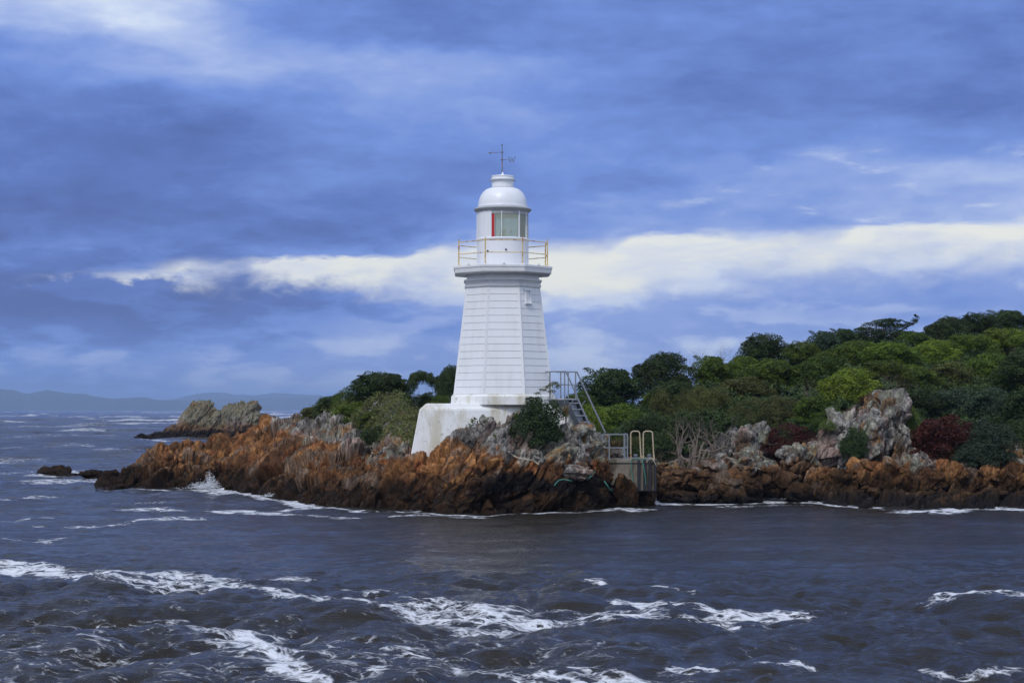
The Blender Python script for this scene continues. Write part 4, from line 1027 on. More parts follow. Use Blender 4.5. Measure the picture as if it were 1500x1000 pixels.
for args in [
 (713, 634, 26, 46, 64.8, 1.7, 1, 21, 6, .25, 'tall orange slab leaning on the front of the white concrete base'),
 (695, 648, 34, 34, 64.8, 1.9, .8, 22, 6, .3, 'reddish block at the sloping foot of the white concrete base'),
 (719, 660, 26, 22, 64.3, 1.3, .6, 23, 6, .5, 'small pale grey wedge below the tall orange slab'),
 (742, 665, 40, 46, 64.3, 1.2, .7, 24, 6, .1, 'pale rounded boulder left of the pointed pinkish rock'),
 (768, 656, 42, 44, 64.4, 1.2, .9, 25, 6, .2, 'pointed pinkish rock below the big dark bush'),
 (778, 678, 44, 40, 63.9, 1.1, .8, 26, 6, .1, 'grey veined block under the pointed pinkish rock, crossed by a cream rope'),
 (811, 674, 38, 52, 64.2, 1.5, .9, 27, 6, .15, 'orange and grey upright block right under the dark bush'),
 (838, 652, 26, 62, 64.8, 1.6, 1, 28, 6, -.35, 'tall orange-streaked slab leaning left beside the dark bush'),
 (843, 694, 50, 24, 63.9, .95, 1, 29, 6, 0, 'low orange-topped ledge above the green rope'),
 (852, 676, 30, 28, 64.6, 1.5, 1, 30, 6, .2, 'bright orange and white block beneath the lower staircase'),
 (869, 664, 16, 48, 65.5, 1.2, .5, 31, 5, -.15, 'thin grey upright slab beside the foot of the staircase'),
 (858, 648, 13, 34, 65.6, 1.4, .5, 32, 5, -.2, 'narrow pale slab left of the thin grey upright slab'),
 (880, 693, 30, 44, 65.2, 1.9, 1, 33, 6, -.3, 'orange rock shoulder touching the left face of the jetty'),
 (918, 727, 30, 62, 65.5, 3.5, .3, 34, 6, -.15, 'dark pointed rock standing against the jetty face'),
 (940, 731, 36, 34, 66.9, 3.5, .1, 35, 5, 0, 'black wet rock under the timber fenders'),
 (904, 665, 26, 16, 68.2, .9, .2, 36, 5, 0, 'white rock behind the guard railing on the jetty'),
 (575, 668, 38, 34, 70.2, 1.2, .4, 37, 6, -.4, 'grey outcrop between the dark shrub and the concrete base'),
 (590, 655, 30, 28, 70.6, 1.3, .5, 38, 6, -.3, 'small grey crag touching dry grass left of the concrete base')]:
    px_, py_, w_, h_, D_, g_, or_, sd_, sb_, tl_, lb_ = args
    boulder('rock', lb_, px_, py_, w_, h_, D_, sd_, g_, .8, 'rock', None, .8, sb_, tl_, or_, power=.85)
for args in [
 (978, 690, 46, 22, 71.2, 1.3, .2, 41, 6, -.1, 'flat brown-grey slab at the shore right of the jetty'),
 (968, 712, 40, 26, 69.6, 2.5, .2, 42, 5, 0, 'dark brown boulder just right of the jetty fenders'),
 (1006, 706, 62, 34, 70.0, 2.2, .5, 43, 6, .1, 'broad brown boulder in the rock pile right of the jetty'),
 (1000, 730, 46, 22, 69.0, 9, .4, 44, 5, 0, 'low wet boulder in the foam near the jetty'),
 (1036, 728, 26, 20, 68.7, 9, .4, 45, 5, 0, 'small wet brown rock left of the big brown block at the water'),
 (1046, 693, 64, 34, 71.2, 1.5, .4, 46, 6, -.2, 'pale sloping ledge above the wet boulders in the cove'),
 (1082, 718, 70, 48, 68.9, 9, .75, 47, 6, 0, 'big square orange-brown block standing in the foam'),
 (1103, 683, 60, 40, 71.0, 1.2, .3, 48, 6, .3, 'overhanging grey ledge above the big square block'),
 (1056, 662, 26, 50, 71.9, 1.0, .2, 49, 6, .2, 'narrow grey fin at the foot of the bare-trunked trees'),
 (1086, 655, 44, 52, 72.2, 1.0, .3, 50, 6, .2, 'pale grey crag left of the red-brown shrub'),
 (1112, 640, 22, 36, 72.6, 1.0, .2, 51, 5, .2, 'small grey crag peeking out below the red-brown shrub'),
 (1140, 705, 50, 36, 70.2, 1.9, .4, 52, 6, .2, 'dark boulder in the shadowed inlet right of the square block'),
 (1168, 722, 36, 22, 69.2, 9, .4, 53, 5, 0, 'low dark rock awash in the inlet'),
 (1172, 680, 50, 50, 71.9, 1.6, .3, 54, 6, -.1, 'grey-green rock wall under the right end of the red-brown shrub'),
 (1200, 714, 46, 54, 70.3, 2.2, 1, 55, 6, .05, 'rounded orange boulder left of the grey cliff foot'),
 (1228, 716, 44, 56, 70.0, 2.1, .9, 56, 6, .35, 'slanting orange-streaked slab at the cliff foot'),
 (1226, 655, 74, 92, 72.6, 1.0, .2, 57, 7, .3, 'broad grey cliff buttress left of the small dark bush'),
 (1262, 656, 70, 96, 72.2, 1.0, .3, 58, 7, .2, 'lower grey buttress below the small dark bush'),
 (1282, 602, 38, 50, 74.0, .9, .1, 59, 7, .45, 'pale grey slab at the very top of the cliff'),
 (1302, 634, 56, 96, 72.8, 1.0, .2, 60, 7, .12, 'tallest grey cliff face with yellow-green lichen'),
 (1326, 668, 26, 70, 72.0, 1.1, .3, 61, 6, -.1, 'narrow grey pillar on the right edge of the cliff'),
 (1290, 708, 72, 62, 69.9, 1.95, 1, 62, 6, .3, 'large orange and brown boulder under the tallest cliff face'),
 (1250, 733, 40, 28, 69.0, 9, .5, 63, 5, 0, 'dark rounded boulder at the water under the slanting slab'),
 (1337, 695, 34, 46, 70.6, 1.6, .9, 64, 6, .2, 'orange block between the cliff and the flat grey rock'),
 (1355, 678, 40, 22, 71.4, 1.0, .3, 65, 6, .3, 'flat grey rock below the left side of the dark red bush'),
 (1363, 712, 40, 44, 70.0, 2.4, 1, 66, 6, .4, 'orange slanting boulder below the flat grey rock'),
 (1392, 706, 46, 48, 70.0, 2.4, 1, 67, 6, .15, 'orange-tipped boulder below the dark red bush'),
 (1418, 703, 34, 44, 70.2, 2.3, 1, 68, 6, -.2, 'pointed orange boulder just right of the dark red bush'),
 (1345, 734, 52, 30, 68.9, 9, .6, 69, 6, 0, 'brown rounded boulder at the waterline, left one of a pair'),
 (1412, 733, 46, 30, 68.7, 9, .65, 70, 6, 0, 'brown rounded boulder at the waterline, right one of a pair'),
 (1450, 702, 50, 46, 70.3, 2.0, 1, 71, 6, .1, 'squared orange block beneath the far right grey outcrop'),
 (1455, 733, 44, 28, 68.8, 9, .5, 72, 5, 0, 'dark brown boulder in front of the squared orange block'),
 (1480, 668, 60, 44, 71.6, .9, .3, 73, 7, .2, 'pale grey outcrop rising at the right edge of the shore'),
 (1488, 706, 40, 50, 70.2, 2.1, 1, 74, 6, .2, 'tall orange boulder second from the right edge'),
 (1497, 735, 40, 26, 68.8, 9, .5, 75, 5, 0, 'wet brown boulder in the surf at the right edge'),
 (1520, 690, 60, 70, 71, 1.4, .8, 76, 6, .1, 'grey and orange rock cut by the right edge of view'),
 (1305, 738, 50, 22, 68.9, 9, .4, 77, 5, 0, 'low dark ledge between the large orange boulder and the sea')]:
    px_, py_, w_, h_, D_, g_, or_, sd_, sb_, tl_, lb_ = args
    boulder('boulder', lb_, px_, py_, w_ * 1.12, h_ * 1.10, D_, sd_, g_ - .15, .85, 'boulder', None, .9, sb_, tl_, or_ * .9, power=.85, black=(-1.5, .22, .75))

# ------------------------------------------------------------------ foliage
RNG = np.random.default_rng(5)
def leaf_quads(c, n, size, aspect=.55, jit=.8, rng=RNG):
    """rhombic leaves at centres c facing roughly along n"""
    N = len(c); n = n + rng.normal(size=(N, 3)) * jit; n /= np.linalg.norm(n, axis=1, keepdims=True) + 1e-9
    a = rng.normal(size=(N, 3)); u = np.cross(n, a); u /= np.linalg.norm(u, axis=1, keepdims=True) + 1e-9; w = np.cross(n, u)
    s = (size * rng.uniform(.6, 1.3, N))[:, None]
    V = np.stack([c - u * s, c + w * s * aspect, c + u * s, c - w * s * aspect], 1).reshape(-1, 3)
    return V, np.arange(4 * N).reshape(N, 4)
def lobe_crown(seed, lobes, N, size, rng=None, fill=.25, up=.35):
    """lobes: list of (x,y,z,rx,ry,rz)"""
    rng = np.random.default_rng(seed); L = np.array(lobes); w = L[:, 3] * L[:, 5]; k = rng.choice(len(L), N, p=w / w.sum())
    d = rng.normal(size=(N, 3)); d /= np.linalg.norm(d, axis=1, keepdims=True); d[:, 2] = np.where((d[:, 2] < -.25) & (rng.random(N) < .75), -d[:, 2], d[:, 2])
    r = np.where(rng.random(N) < fill, rng.uniform(.4, .9, N), rng.uniform(.88, 1.10, N))
    r = r * (1 + .14 * vnoise(d * 3.1 + k[:, None] * 3.7, seed))
    c = L[k, :3] + d * L[k, 3:] * r[:, None]
    for a_ in range(3): c[:, a_] += (.13, .13, .10)[a_] * vnoise(c * 1.9 + 7 * a_, seed + a_) + .045 * vnoise(c * 5.5 + 3 * a_, seed + 9 + a_)
    return leaf_quads(c, d + np.array([0, 0, up]), size, rng=rng)
def dome_lobes(seed, n, zc, h, rr=(.22, .38), low=-.1, squash=.8, lean=0):
    rng = np.random.default_rng(seed); out = [(0, 0, zc, .6, .6, h * .6)]
    for i in range(n):
        t = (i + .5) / n; el = math.asin(low + (1 - low) * t); a = i * 2.39996 + rng.uniform(-.4, .4)
        r = rng.uniform(*rr) * rng.choice([.6, 1, 1, 1.35]); q = 1 - r * .75 + rng.normal() * .06
        if rng.random() < .1: continue
        x, y, z = math.cos(el) * math.cos(a) * q, math.cos(el) * math.sin(a) * q, zc + math.sin(el) * h * (1 - r * .6) + rng.uniform(-.12, .10)
        out.append((x + lean * (z - zc), y, z, r * 1.1, r * 1.1, r * squash * (1.1 if h > .8 else .9)))
    return out
def branch_tree(mb, p, d, L, r, depth, rng, tips, wander=.35, spread=.7, up=.15, kids=(2, 3), seg=4):
    pts = [Vector(p)]; dd = Vector(d).normalized(); rad = [r]
    for i in range(seg):
        dd = (dd + Vector(rng.normal(size=3) * wander * .5) + Vector((0, 0, up * .3))).normalized()
        pts.append(pts[-1] + dd * L / seg); rad.append(r * (1 - .45 * (i + 1) / seg))
    mb.tube(pts, rad, 6 if r > .02 else 4, cap=False)
    if depth == 0: tips.append(pts[-1]); return
    for k in range(rng.integers(kids[0], kids[1] + 1)):
        nd = (dd + Vector(rng.normal(size=3) * spread)).normalized(); nd.z = max(nd.z, -.1)
        branch_tree(mb, pts[-1 if k == 0 else -2], nd, L * rng.uniform(.6, .8), rad[-1] * .75, depth - 1, rng, tips, wander, spread, up, kids, seg)
PROTO = {}
def proto(kind, leafmat, idx):
    """meshes of one kind of tree, base at z = 0, about 2 high and 2 wide; returns (trunk mesh, crown mesh)"""
    key = (kind, leafmat, idx)
    if key in PROTO: return PROTO[key]
    seed = idx * 37 + sum(map(ord, kind)); rng = np.random.default_rng(seed); mb = MB(); tips = []; bark = M_BARK
    if kind == 'dome':
        for k in range(3): branch_tree(mb, (rng.uniform(-.1, .1), 0, -.25), (rng.normal() * .35, rng.normal() * .3, 1), .8, .075, 2, rng, tips)
        V, Fq = lobe_crown(seed, dome_lobes(seed, 34, .80, 1.12, (.20, .36), low=-.5, lean=.25 * (idx - 1)), 26000, .033)
    elif kind == 'bush':
        for k in range(3): branch_tree(mb, (0, 0, -.2), (rng.normal() * .5, rng.normal() * .5, 1), .6, .05, 1, rng, tips)
        V, Fq = lobe_crown(seed, dome_lobes(seed, 24, .55, 1.20, (.24, .42), low=-.35), 20000, .036)
    elif kind == 'fine':      # soft, feathery scrub
        for k in range(4): branch_tree(mb, (0, 0, -.2), (rng.normal() * .6, rng.normal() * .5, 1), .7, .03, 2, rng, tips)
        V, Fq = lobe_crown(seed, dome_lobes(seed, 34, .55, 1.1, (.12, .30), low=-.3), 18000, .026, fill=.5)
    elif kind == 'rosette':   # coarse leaf rosettes
        for k in range(4): branch_tree(mb, (0, 0, -.2), (rng.normal() * .6, rng.normal() * .5, 1), .7, .035, 1, rng, tips)
        V, Fq = lobe_crown(seed, dome_lobes(seed, 110, .75, 1.08, (.09, .17), low=-.5), 24000, .036, fill=.4)
    elif kind == 'flat':      # wind-pruned umbrella crown on bare stems
        bark = M_BARK
        for k in range(3): branch_tree(mb, (rng.uniform(-.15, .15), 0, -.2), (rng.normal() * .35 + .1, rng.normal() * .3, 1.1), .85, .05, 3, rng, tips, wander=.5)
        lobes = [(x_, y_, 1.28 + .38 * (1 - x_ * x_) + rng.uniform(-.22, .10), .27, .27, .26) for x_, y_ in [(rng.uniform(-.72, .72), rng.uniform(-.6, .6)) for _ in range(22)]]
        V, Fq = lobe_crown(seed, lobes, 16000, .030, fill=.4)
    elif kind == 'tea':       # tall contorted pale stems under a thin twiggy crown
        bark = M_PALEBARK
        for k in range(4): branch_tree(mb, (rng.uniform(-.3, .3), rng.uniform(-.1, .1), -.15), (rng.normal() * .35, rng.normal() * .2, 1), 0.80, .075, 3, rng, tips, wander=.75, spread=.6)
        lobes = [(rng.uniform(-.8, .8), rng.uniform(-.5, .5), 1.62 + rng.uniform(-.22, .2), .30, .30, .18) for _ in range(14)]
        V, Fq = lobe_crown(seed, lobes, 6000, .024, fill=.5)
    elif kind == 'pads':      # dark pine: layered shelves with one arm reaching out to the right
        for k in range(2): branch_tree(mb, (0, 0, -.2), (.05, 0, 1), .9, .06, 2, rng, tips)
        mb.tube([(0, 0, .5), (.4, 0, .95), (.85, 0, 1.45), (1.02, 0, 1.75)], [.05, .04, .03, .015], 6)
        lobes = [(-.5, 0, .35, .6, .4, .4), (.4, 0, .4, .6, .4, .4), (-.7, 0, .75, .36, .4, .26), (-.35, .1, 1.05, .42, .4, .25), (-.1, -.1, 1.4, .42, .4, .24), (.1, 0, 1.62, .34, .4, .2), (.35, .1, 1.28, .34, .4, .2), (.2, 0, .8, .6, .5, .4), (-.3, 0, .55, .7, .5, .35),
                 (.62, 0, 1.3, .17, .2, .12), (.78, 0, 1.46, .14, .2, .12), (.92, 0, 1.66, .10, .15, .13), (1.02, 0, 1.85, .06, .08, .12), (.55, 0, 1.55, .12, .15, .08), (.6, 0, .95, .3, .3, .16), (-.55, 0, 1.2, .18, .2, .1)]
        V, Fq = lobe_crown(seed, lobes, 24000, .028, fill=.4)
    elif kind == 'bare':      # leafless twigs
        bark = M_PALEBARK
        for k in range(4): branch_tree(mb, (rng.uniform(-.2, .2), 0, -.1), (rng.normal() * .5, rng.normal() * .3, 1), .75, .022, 5, rng, tips, wander=.5, spread=.6)
        tp = np.array([t[:] for t in tips]); tp = tp[rng.choice(len(tp), min(260, len(tp)))]
        V, Fq = leaf_quads(tp + rng.normal(size=tp.shape) * .04, np.tile([0, 0, 1.], (len(tp), 1)), .022, rng=rng)
    elif kind == 'swept':     # little wind-bent tree, canopy trailing right
        for k in range(3): branch_tree(mb, (-.1, 0, -.2), (rng.normal() * .5, rng.normal() * .3, 1), .7, .04, 4, rng, tips, wander=.6)
        lobes = [(.25, 0, 1.45, .3, .3, .24), (.6, 0, 1.62, .28, .3, .24), (.8, 0, 1.4, .2, .2, .2), (-.1, 0, 1.2, .25, .2, .2), (-.4, 0, .95, .22, .2, .16), (.4, 0, 1.15, .25, .2, .2)]
        V, Fq = lobe_crown(seed, lobes, 1500, .034, fill=.8)
    me = bpy.data.meshes.new('trunk'); me.from_pydata(mb.v, [], mb.f); me.update(); me.materials.append(bark)
    me.polygons.foreach_set('use_smooth', [True] * len(me.polygons))
    o = mesh_np('crown', V, Fq, LEAF[leafmat]); cr = o.data; bpy.data.objects.remove(o)
    PROTO[key] = (me, cr); return PROTO[key]
NIDX = {}
def plant(kind, leaf, px, py, w, h, label, D=None, cat=None, group=None, depth=.9, rot=None, name=None):
    if D is None: D = hill_D(px, py + h * .40)
    k = NIDX.get((kind, leaf), 0); NIDX[(kind, leaf)] = k + 1
    tm, cm = proto(kind, leaf, k % 3)
    cat = cat or ('shrub' if kind in ('bush', 'fine', 'rosette') else 'tree')
    name = name or {'dome': 'domed_tree', 'bush': 'shrub', 'fine': 'shrub', 'rosette': 'shrub', 'flat': 'windswept_tree', 'tea': 'tea_tree', 'pads': 'pine_tree', 'bare': 'bare_tree', 'swept': 'windswept_tree'}[kind]
    t = thing(name, label, cat, W(px, py + h / 2, D), group)
    s = D / F; t.scale = (w / 2 * s, w / 2 * s * depth, h / 2 * s)
    if rot is None: rot = 0 if kind in ('pads', 'swept') else (k * 2.1) % 6.28
    # turn the meshes under an unturned, stretched empty: children carry the turn
    for nm, me in (('trunk', tm), ('crown', cm)):
        if kind == 'bare' and nm == 'crown': nm = 'leaves'
        c = bpy.data.objects.new(nm, me); COL.objects.link(c); c.parent = t; c.rotation_euler = (0, 0, rot)
    return t
G = 'trees covering the hillside'
for a in [
 ('dome', 'dark', 905, 575, 104, 80, 'large dark green domed tree just right of the staircase handrail'),
 ('dome', 'dark', 972, 548, 88, 66, 'windswept dark tree with a sloping crown on the skyline beside the dark domed tree'),
 ('bare', 'brown', 1022, 522, 46, 50, 'bare twiggy tree showing sky through it on the left skyline'),
 ('bare', 'brown', 1060, 515, 40, 44, 'leafless grey sapling poking above the green skyline tree'),
 ('dome', 'mid', 1048, 549, 66, 62, 'rounded green skyline tree below the leafless grey sapling'),
 ('dome', 'dark', 1120, 520, 76, 60, 'dark rounded tree standing highest on the skyline left of the pine'),
 ('dome', 'mid', 1086, 545, 60, 50, 'mid green crown tucked left under the dark rounded skyline tree'),
 ('dome', 'mid', 1175, 525, 60, 48, 'small green skyline tree filling the dip right of the dark rounded tree'),
 ('dome', 'blue', 1212, 508, 56, 52, 'grey-green rounded tree on the skyline, first left of the pine group'),
 ('dome', 'dark', 1240, 500, 50, 42, 'dark small tree touching the left side of the layered pine'),
 ('pads', 'dark', 1292, 486, 104, 50, 'dark layered pine with a branch reaching up to the right on the skyline'),
 ('dome', 'dark', 1388, 487, 66, 48, 'dark skyline tree right of the gap after the layered pine'),
 ('dome', 'dark', 1432, 482, 64, 46, 'dark skyline tree, second to the right of the layered pine'),
 ('dome', 'dark', 1482, 474, 74, 44, 'dark skyline tree nearest the right edge of the hill'),
 ('dome', 'dark', 1545, 470, 80, 50, 'dark skyline tree cut off by the right edge of view'),
 ('dome', 'mid', 1345, 502, 60, 36, 'low green crown on the skyline under the reaching pine branch'),
 ('dome', 'mid', 1252, 522, 84, 48, 'olive green crown directly below the layered pine'),
 ('dome', 'bright', 1312, 524, 92, 52, 'bright green broad crown lower right of the layered pine'),
 ('dome', 'bright', 1368, 520, 84, 46, 'bright green flat crown in the upper hillside, centre of three'),
 ('dome', 'mid', 1418, 514, 82, 48, 'green crown below the second dark skyline tree'),
 ('dome', 'bright', 1468, 505, 84, 46, 'bright green crown just under the dark skyline tree at right'),
 ('dome', 'bright', 1520, 506, 80, 50, 'bright green crown touching the right edge high on the hill'),
 ('dome', 'mid', 1140, 552, 92, 60, 'wide green crown below the dark rounded skyline tree'),
 ('dome', 'mid', 1200, 548, 88, 56, 'wide green crown below the grey-green skyline tree'),
 ('bush', 'olive', 1092, 572, 84, 54, 'olive crown above the bare-trunked trees, right side'),
 ('dome', 'bright', 1246, 568, 92, 60, 'bright green domed crown above the pale cliff slab, left side'),
 ('dome', 'mid', 1292, 552, 84, 46, 'green crown directly behind the feathery leafless bush'),
 ('dome', 'mid', 1342, 556, 84, 48, 'green crown right of the feathery leafless bush'),
 ('bush', 'olive', 1396, 552, 92, 56, 'olive mottled crown in the middle of the right hillside'),
 ('dome', 'mid', 1448, 545, 92, 58, 'mid green crown right of the olive mottled crown'),
 ('dome', 'dark', 1505, 548, 92, 62, 'dark green crown at the right edge halfway up the hill'),
 ('dome', 'dark', 1000, 580, 84, 50, 'dark crown over the left bare-trunked trees'),
 ('dome', 'dark', 1046, 594, 78, 46, 'dark crown over the right bare-trunked trees'),
 ('fine', 'olive', 1102, 606, 84, 62, 'feathery olive shrub left above the red-brown shrub'),
 ('fine', 'olive', 1152, 600, 84, 60, 'feathery olive shrub directly above the red-brown shrub'),
 ('bush', 'mid', 1202, 598, 80, 54, 'leafy green shrub between the red-brown shrub and the cliff'),
 ('bush', 'dark', 1350, 592, 72, 58, 'dark shrub right of the cliff top'),
 ('bush', 'blue', 1400, 592, 92, 60, 'grey-green shrub above the dark red bush'),
 ('bush', 'blue', 1452, 598, 96, 76, 'large grey-green shrub upper right of the dark red bush'),
 ('bush', 'dark', 1508, 600, 92, 84, 'dark shrub at the right edge above the grey outcrop'),
 ('bush', 'blue', 1450, 650, 84, 78, 'grey-green shrub hanging over the rocks right of the dark red bush'),
 ('bush', 'dark', 1494, 640, 70, 60, 'dark shrub directly behind the pale grey outcrop at right'),
 ('bush', 'blue', 1424, 672, 60, 40, 'low grey-green shrub touching the orange boulders right of the dark red bush'),
 ('fine', 'red', 1152, 646, 112, 66, 'wide red-brown shrub above the dark inlet'),
 ('fine', 'red', 1165, 672, 60, 50, 'small dark red shrub hanging under the wide red-brown shrub'),
 ('bush', 'red', 1384, 640, 98, 82, 'round dark red bush above the orange boulders'),
 ('fine', 'red', 1286, 584, 60, 24, 'low reddish shrub along the cliff top'),
 ('fine', 'brown', 1246, 612, 48, 36, 'brown twiggy shrub on the left shoulder of the cliff'),
 ('fine', 'brown', 1392, 582, 60, 30, 'brown twiggy patch between the grey-green shrubs'),
 ('fine', 'brown', 1362, 604, 34, 34, 'small brown twiggy shrub left above the dark red bush'),
 ('bush', 'mid', 1334, 622, 36, 66, 'bright green climbing shrub beside the right edge of the cliff'),
 ('bush', 'mid', 1218, 614, 50, 34, 'green shrub resting on the left grey buttress'),
 ('bush', 'bright', 905, 616, 88, 64, 'bright green dense shrub below the large dark domed tree'),
 ('bush', 'bright', 962, 586, 52, 38, 'bright green shrub in the hollow right of the dark domed tree'),
 ('bush', 'dark', 950, 628, 70, 50, 'dark shrub behind the two hand hoops'),
 ('bush', 'mid', 880, 642, 50, 50, 'green shrub behind the foot of the staircase'),
 ('bush', 'olive', 922, 655, 60, 40, 'olive shrub behind the guard railing'),
 ('bush', 'dark', 1190, 640, 44, 50, 'dark shrub left of the broad grey buttress')]:
    plant(*a, group=None)
for a in [
 ('tea', 'olive', 990, 630, 74, 124, 'pale twisted bare-trunked tree, leftmost of the group above the rocks', 71.0),
 ('tea', 'olive', 1021, 622, 68, 112, 'pale twisted bare-trunked tree, middle of the group above the rocks', 71.4),
 ('tea', 'olive', 1052, 616, 70, 102, 'pale twisted bare-trunked tree, rightmost of the group above the rocks', 71.6),
 ('bush', 'dark', 964, 655, 60, 56, 'dark low shrub at the foot of the bare-trunked trees', 73.4),
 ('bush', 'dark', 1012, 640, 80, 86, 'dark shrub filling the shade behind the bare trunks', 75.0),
 ('bush', 'mid', 1030, 672, 44, 36, 'green shrub at the base of the bare-trunked trees', 72.2),
 ('bush', 'dark', 1076, 632, 66, 60, 'dark shrub right of the bare-trunked trees', 75.0),
 ('bare', 'brown', 966, 672, 50, 56, 'low dead branches on the shore between jetty and bare trunks', 72.0),
 ('bare', 'brown', 1300, 556, 66, 52, 'feathery leafless bush on the hillside above the cliff', 77.5),
 ('bare', 'brown', 1184, 568, 50, 44, 'small leafless bush amid the green crowns left of centre', 78.0),
 ('bare', 'brown', 1484, 518, 50, 40, 'pale leafless twigs among bright crowns near the right edge', 90.0),
 ('bush', 'dark', 1253, 648, 42, 52, 'small dark bush growing from the face of the grey cliff', 71.0),
 ('fine', 'lime', 1212, 622, 26, 20, 'yellow-green moss cushion on the left grey buttress', 71.8)]:
    plant(*a[:7], D=a[7])
# headland: slope behind and left of the concrete base
for a in [
 ('bush', 'olive', 462, 604, 44, 24, 'low olive shrub at the far left end of the headland scrub', 86.0),
 ('bush', 'dark', 492, 594, 60, 42, 'dark shrub second from the left end of the headland scrub', 85.0),
 ('fine', 'mid', 520, 582, 66, 50, 'green wind-cropped shrub on the rising headland ridge', 83.5),
 ('dome', 'dark', 554, 574, 84, 56, 'dark wind-cropped tree on the headland ridge left of the lighthouse', 82.0),
 ('dome', 'dark', 578, 568, 60, 48, 'dark rounded crown at the top of the headland ridge', 81.0),
 ('flat', 'dark', 621, 572, 46, 62, 'slender umbrella-shaped tree with open stems left of the lighthouse', 77.0),
 ('bare', 'brown', 640, 562, 24, 44, 'leafless sapling between the umbrella-shaped tree and the lighthouse', 77.0),
 ('dome', 'dark', 660, 564, 46, 60, 'dark-crowned tree touching the left wall of the lighthouse', 76.0),
 ('bush', 'mid', 646, 589, 34, 26, 'yellow-green shrub at the top left corner of the concrete base', 75.0),
 ('bush', 'dark', 628, 588, 40, 34, 'dark shrub between the umbrella tree and the concrete base', 75.5),
 ('fine', 'brown', 565, 597, 70, 54, 'brown twiggy shrub in the middle of the headland scrub', 79.5),
 ('bush', 'mid', 520, 606, 70, 44, 'mid green shrub above the grey headland crag', 81.5),
 ('bush', 'dark', 600, 594, 54, 44, 'dark shrub below the umbrella-shaped tree', 78.0),
 ('bush', 'mid', 546, 624, 60, 56, 'dark green shrub at the top of the grey rock gully', 77.0),
 ('bush', 'dark', 550, 648, 54, 60, 'darkest shrub hanging down into the grey rock gully', 73.6),
 ('bush', 'dark', 588, 628, 66, 66, 'big dark shrub just left of the concrete base', 74.5),
 ('bush', 'olive', 612, 634, 44, 60, 'olive scrub pressed against the left side of the concrete base', 74.0),
 ('fine', 'brown', 606, 608, 40, 40, 'grey-brown twigs above the left corner of the concrete base', 75.5),
 ('bare', 'brown', 598, 610, 40, 56, 'pale bare stem leaning over the scrub left of the concrete base', 74.4),
 ('bush', 'dark', 791, 617, 78, 84, 'big dark green leathery bush on the rock in front of the concrete base', 64.5),
 ('swept', 'olive', 796, 576, 50, 42, 'little wind-bent tree above the big bush in front of the tower', 65.2),
 ('bare', 'brown', 816, 578, 34, 28, 'tiny leafless shrub beside the staircase landing', 67.0),
 ('bush', 'mid', 727, 643, 22, 20, 'small fresh green shrub in a cleft below the concrete base', 64.2),
 ('bush', 'mid', 850, 596, 56, 60, 'green shrub behind the staircase landing', 80.0),
 ('bush', 'bright', 868, 622, 56, 70, 'bright green shrub behind the middle of the staircase', 78.0)]:
    plant(*a[:7], D=a[7])

# grass tufts
def tuft_mesh(seed, n=150):
    rng = np.random.default_rng(seed); V = []; Fq = []
    for i in range(n):
        a = rng.uniform(0, 6.28); r = rng.uniform(0, .35); L = rng.uniform(.6, 1.1); ln = rng.uniform(.1, .8)
        b = np.array([r * math.cos(a), r * math.sin(a), 0]); dr_ = np.array([math.cos(a), math.sin(a), 0]); w = np.array([-math.sin(a), math.cos(a), 0]) * .022
        m_ = b + dr_ * ln * .3 * L + np.array([0, 0, L * .6]); t = b + dr_ * ln * L + np.array([0, 0, L * (1 - ln * .5)])
        k = len(V); V += [b - w, b + w, m_ + w * .8, m_ - w * .8, t + w * .1, t - w * .1]; Fq += [(k, k + 1, k + 2, k + 3), (k + 3, k + 2, k + 4, k + 5)]
    return np.array(V), np.array(Fq)
for px_, py_, w_, h_, D_, mt, lb in [
 (692, 640, 18, 14, 64.7, 'straw', 'dry grass tuft on the reddish block at the base corner'),
 (738, 634, 34, 24, 64.6, 'straw', 'widest dry grass tuft, below the front of the concrete base'),
 (657, 654, 24, 10, 64.8, 'straw', 'low dry grass fringe along the sloping foot of the concrete base'),
 (757, 610, 24, 20, 64.8, 'lime', 'yellow-green grass tuft left of the big dark bush'),
 (828, 600, 22, 20, 65.2, 'straw', 'dry grass tuft right of the big dark bush under the landing'),
 (842, 632, 20, 24, 65.2, 'straw', 'dry grass tuft beside the upper staircase stringer'),
 (856, 640, 16, 20, 65.3, 'straw', 'dry grass tuft between the thin slabs by the staircase'),
 (573, 646, 28, 18, 71.4, 'straw', 'dry grass tuft on top of the small grey outcrop left of the base'),
 (600, 648, 24, 26, 70.6, 'straw', 'dry grass tuft squeezed against the left edge of the concrete base'),
 (586, 636, 30, 20, 72.5, 'straw', 'dry grass clump under the big dark shrub'),
 (900, 650, 40, 22, 70.5, 'straw', 'dry grass clump behind the guard railing')]:
    V_, F_ = tuft_mesh(int(px_)); c = W(px_, py_ + h_ / 2, D_); s = D_ / F
    o = mesh_np('grass_tuft', V_ * np.array([w_ * .62 * s, w_ * .62 * s, h_ * s]), F_, LEAF[mt]); o.location = c; tag(o, lb, 'grass tuft')

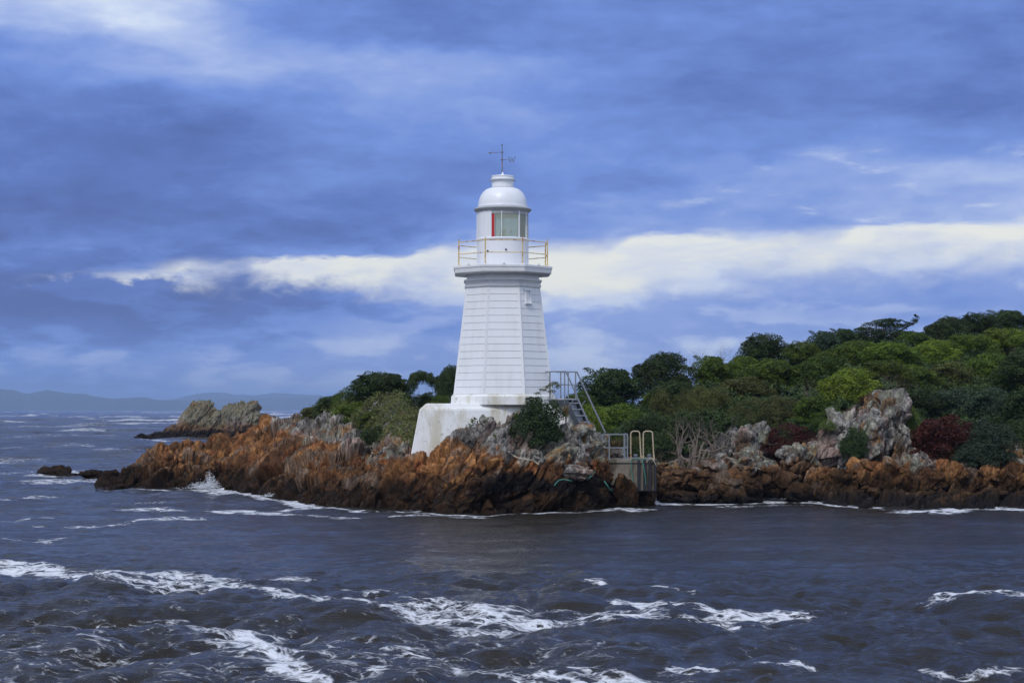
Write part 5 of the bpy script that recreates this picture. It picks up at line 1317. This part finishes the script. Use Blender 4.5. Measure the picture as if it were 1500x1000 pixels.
# low scrub between the trees: nobody could count it
rng = np.random.default_rng(8)
N = 120000
u_ = rng.integers(2, HQ2.shape[0] - 3, N); v_ = rng.integers(146, HQ2.shape[1] - 12, N)
fu = rng.random(N)[:, None]; fv = rng.random(N)[:, None]
c = HQ2[u_, v_] * (1 - fu) * (1 - fv) + HQ2[u_ + 1, v_] * fu * (1 - fv) + HQ2[u_, v_ + 1] * (1 - fu) * fv + HQ2[u_ + 1, v_ + 1] * fu * fv
lift = np.clip(fbm(c * .8, 4, 3) + .45, .0, 1.2)
c[:, 2] += lift * .9 * rng.uniform(.7, 1.05, N)
V_, F_ = leaf_quads(c, np.tile([0, -.6, 1.], (N, 1)), .085, rng=rng)
stuff(mesh_np('undergrowth', V_, F_, LEAF['dark']), 'low green scrub filling the gaps between the hillside trees', 'scrub')  # dark leaf colour picked so the gaps between crowns read as shade
N = 50000
u_ = rng.integers(0, HQ.shape[0] - 2, N); v_ = rng.integers(196, 226, N); c = HQ[u_, v_] + rng.normal(size=(N, 3)) * .06
pxc = c[:, 0] / c[:, 1] * F + CX; keep = (pxc > 448) & (pxc < 700) | (pxc > 840) & (pxc < 880) & (c[:, 1] > 68.5)
keep &= c[:, 1] > np.interp(pxc, pxs, cD) + 1.0
c = c[keep]; c[:, 2] += np.clip(fbm(c * 1.1, 4, 6) + .4, 0, 1.2) * .55 * rng.uniform(.6, 1.05, len(c))
V_, F_ = leaf_quads(c, np.tile([0, -.6, 1.], (len(c), 1)), .06, rng=rng)
stuff(mesh_np('headland_scrub', V_, F_, LEAF['olive']), 'low olive scrub covering the headland behind the concrete base', 'scrub')

# spray thrown up where the swell meets the headland
m_sp, T_, b_, _ = mat_new('white_spray'); b_.inputs['Base Color'].default_value = (.78, .81, .86, 1); b_.inputs['Roughness'].default_value = .6
rng = np.random.default_rng(4); pts = []
for cx_, w_, hh, n_ in ((310, 12, 17, 900), (294, 22, 7, 600), (395, 12, 4, 160), (1455, 14, 6, 260), (958, 8, 7, 160)):
    if not n_: continue
    D_ = surf_D(cx_, 712, 80) - .5 if cx_ < 900 else Dw(737) + .3
    D_ = min(D_, Dw(716)) if cx_ < 340 else D_
    base = {310: 714, 294: 715, 395: 727, 1150: 729, 1455: 740, 958: 736}[cx_]
    x_ = rng.normal(size=n_) * w_ * .45; hgt_ = np.abs(rng.normal(size=n_)) * hh * np.exp(-(x_ / w_) ** 2) * .6
    for a_, b__ in zip(x_, hgt_): pts.append((*W(cx_ + a_ - b__ * .15, base - b__, D_ + rng.normal() * .12), rng.uniform(.005, .019)))
pts = np.array(pts); q_, f_ = ico(1); NV = len(q_)
V_ = (pts[:, None, :3] + q_[None] * pts[:, None, 3:4] * np.array([1, 1, .8])).reshape(-1, 3); F_ = (f_[None] + (np.arange(len(pts)) * NV)[:, None, None]).reshape(-1, 3)
stuff(mesh_np('sea_spray', V_, F_, m_sp), 'white spray where swell breaks against the rocks', 'spray')

# ------------------------------------------------------------------ air: far things fade to blue
me = bpy.data.meshes.new('haze'); bm = bmesh.new(); bmesh.ops.create_cube(bm, size=1); bm.to_mesh(me); bm.free()
hz = bpy.data.objects.new('haze', me); COL.objects.link(hz); hz.location = (0, 7000, 420); hz.scale = (30000, 16600, 178)
hz.location.z = -3 + 178 / 2
mh = bpy.data.materials.new('pale_blue_air'); mh.use_nodes = True; T = NT(mh.node_tree)
oh = T.node('ShaderNodeOutputMaterial'); pv = T.node('ShaderNodeVolumePrincipled'); pv.inputs['Color'].default_value = (.46, .65, 1.0, 1)
pv.inputs['Density'].default_value = 0.00012; pv.inputs['Anisotropy'].default_value = .0
T.l.new(pv.outputs[0], oh.inputs['Volume']); me.materials.append(mh)
stuff(hz, 'thin blue haze over the sea and far hills', 'haze')
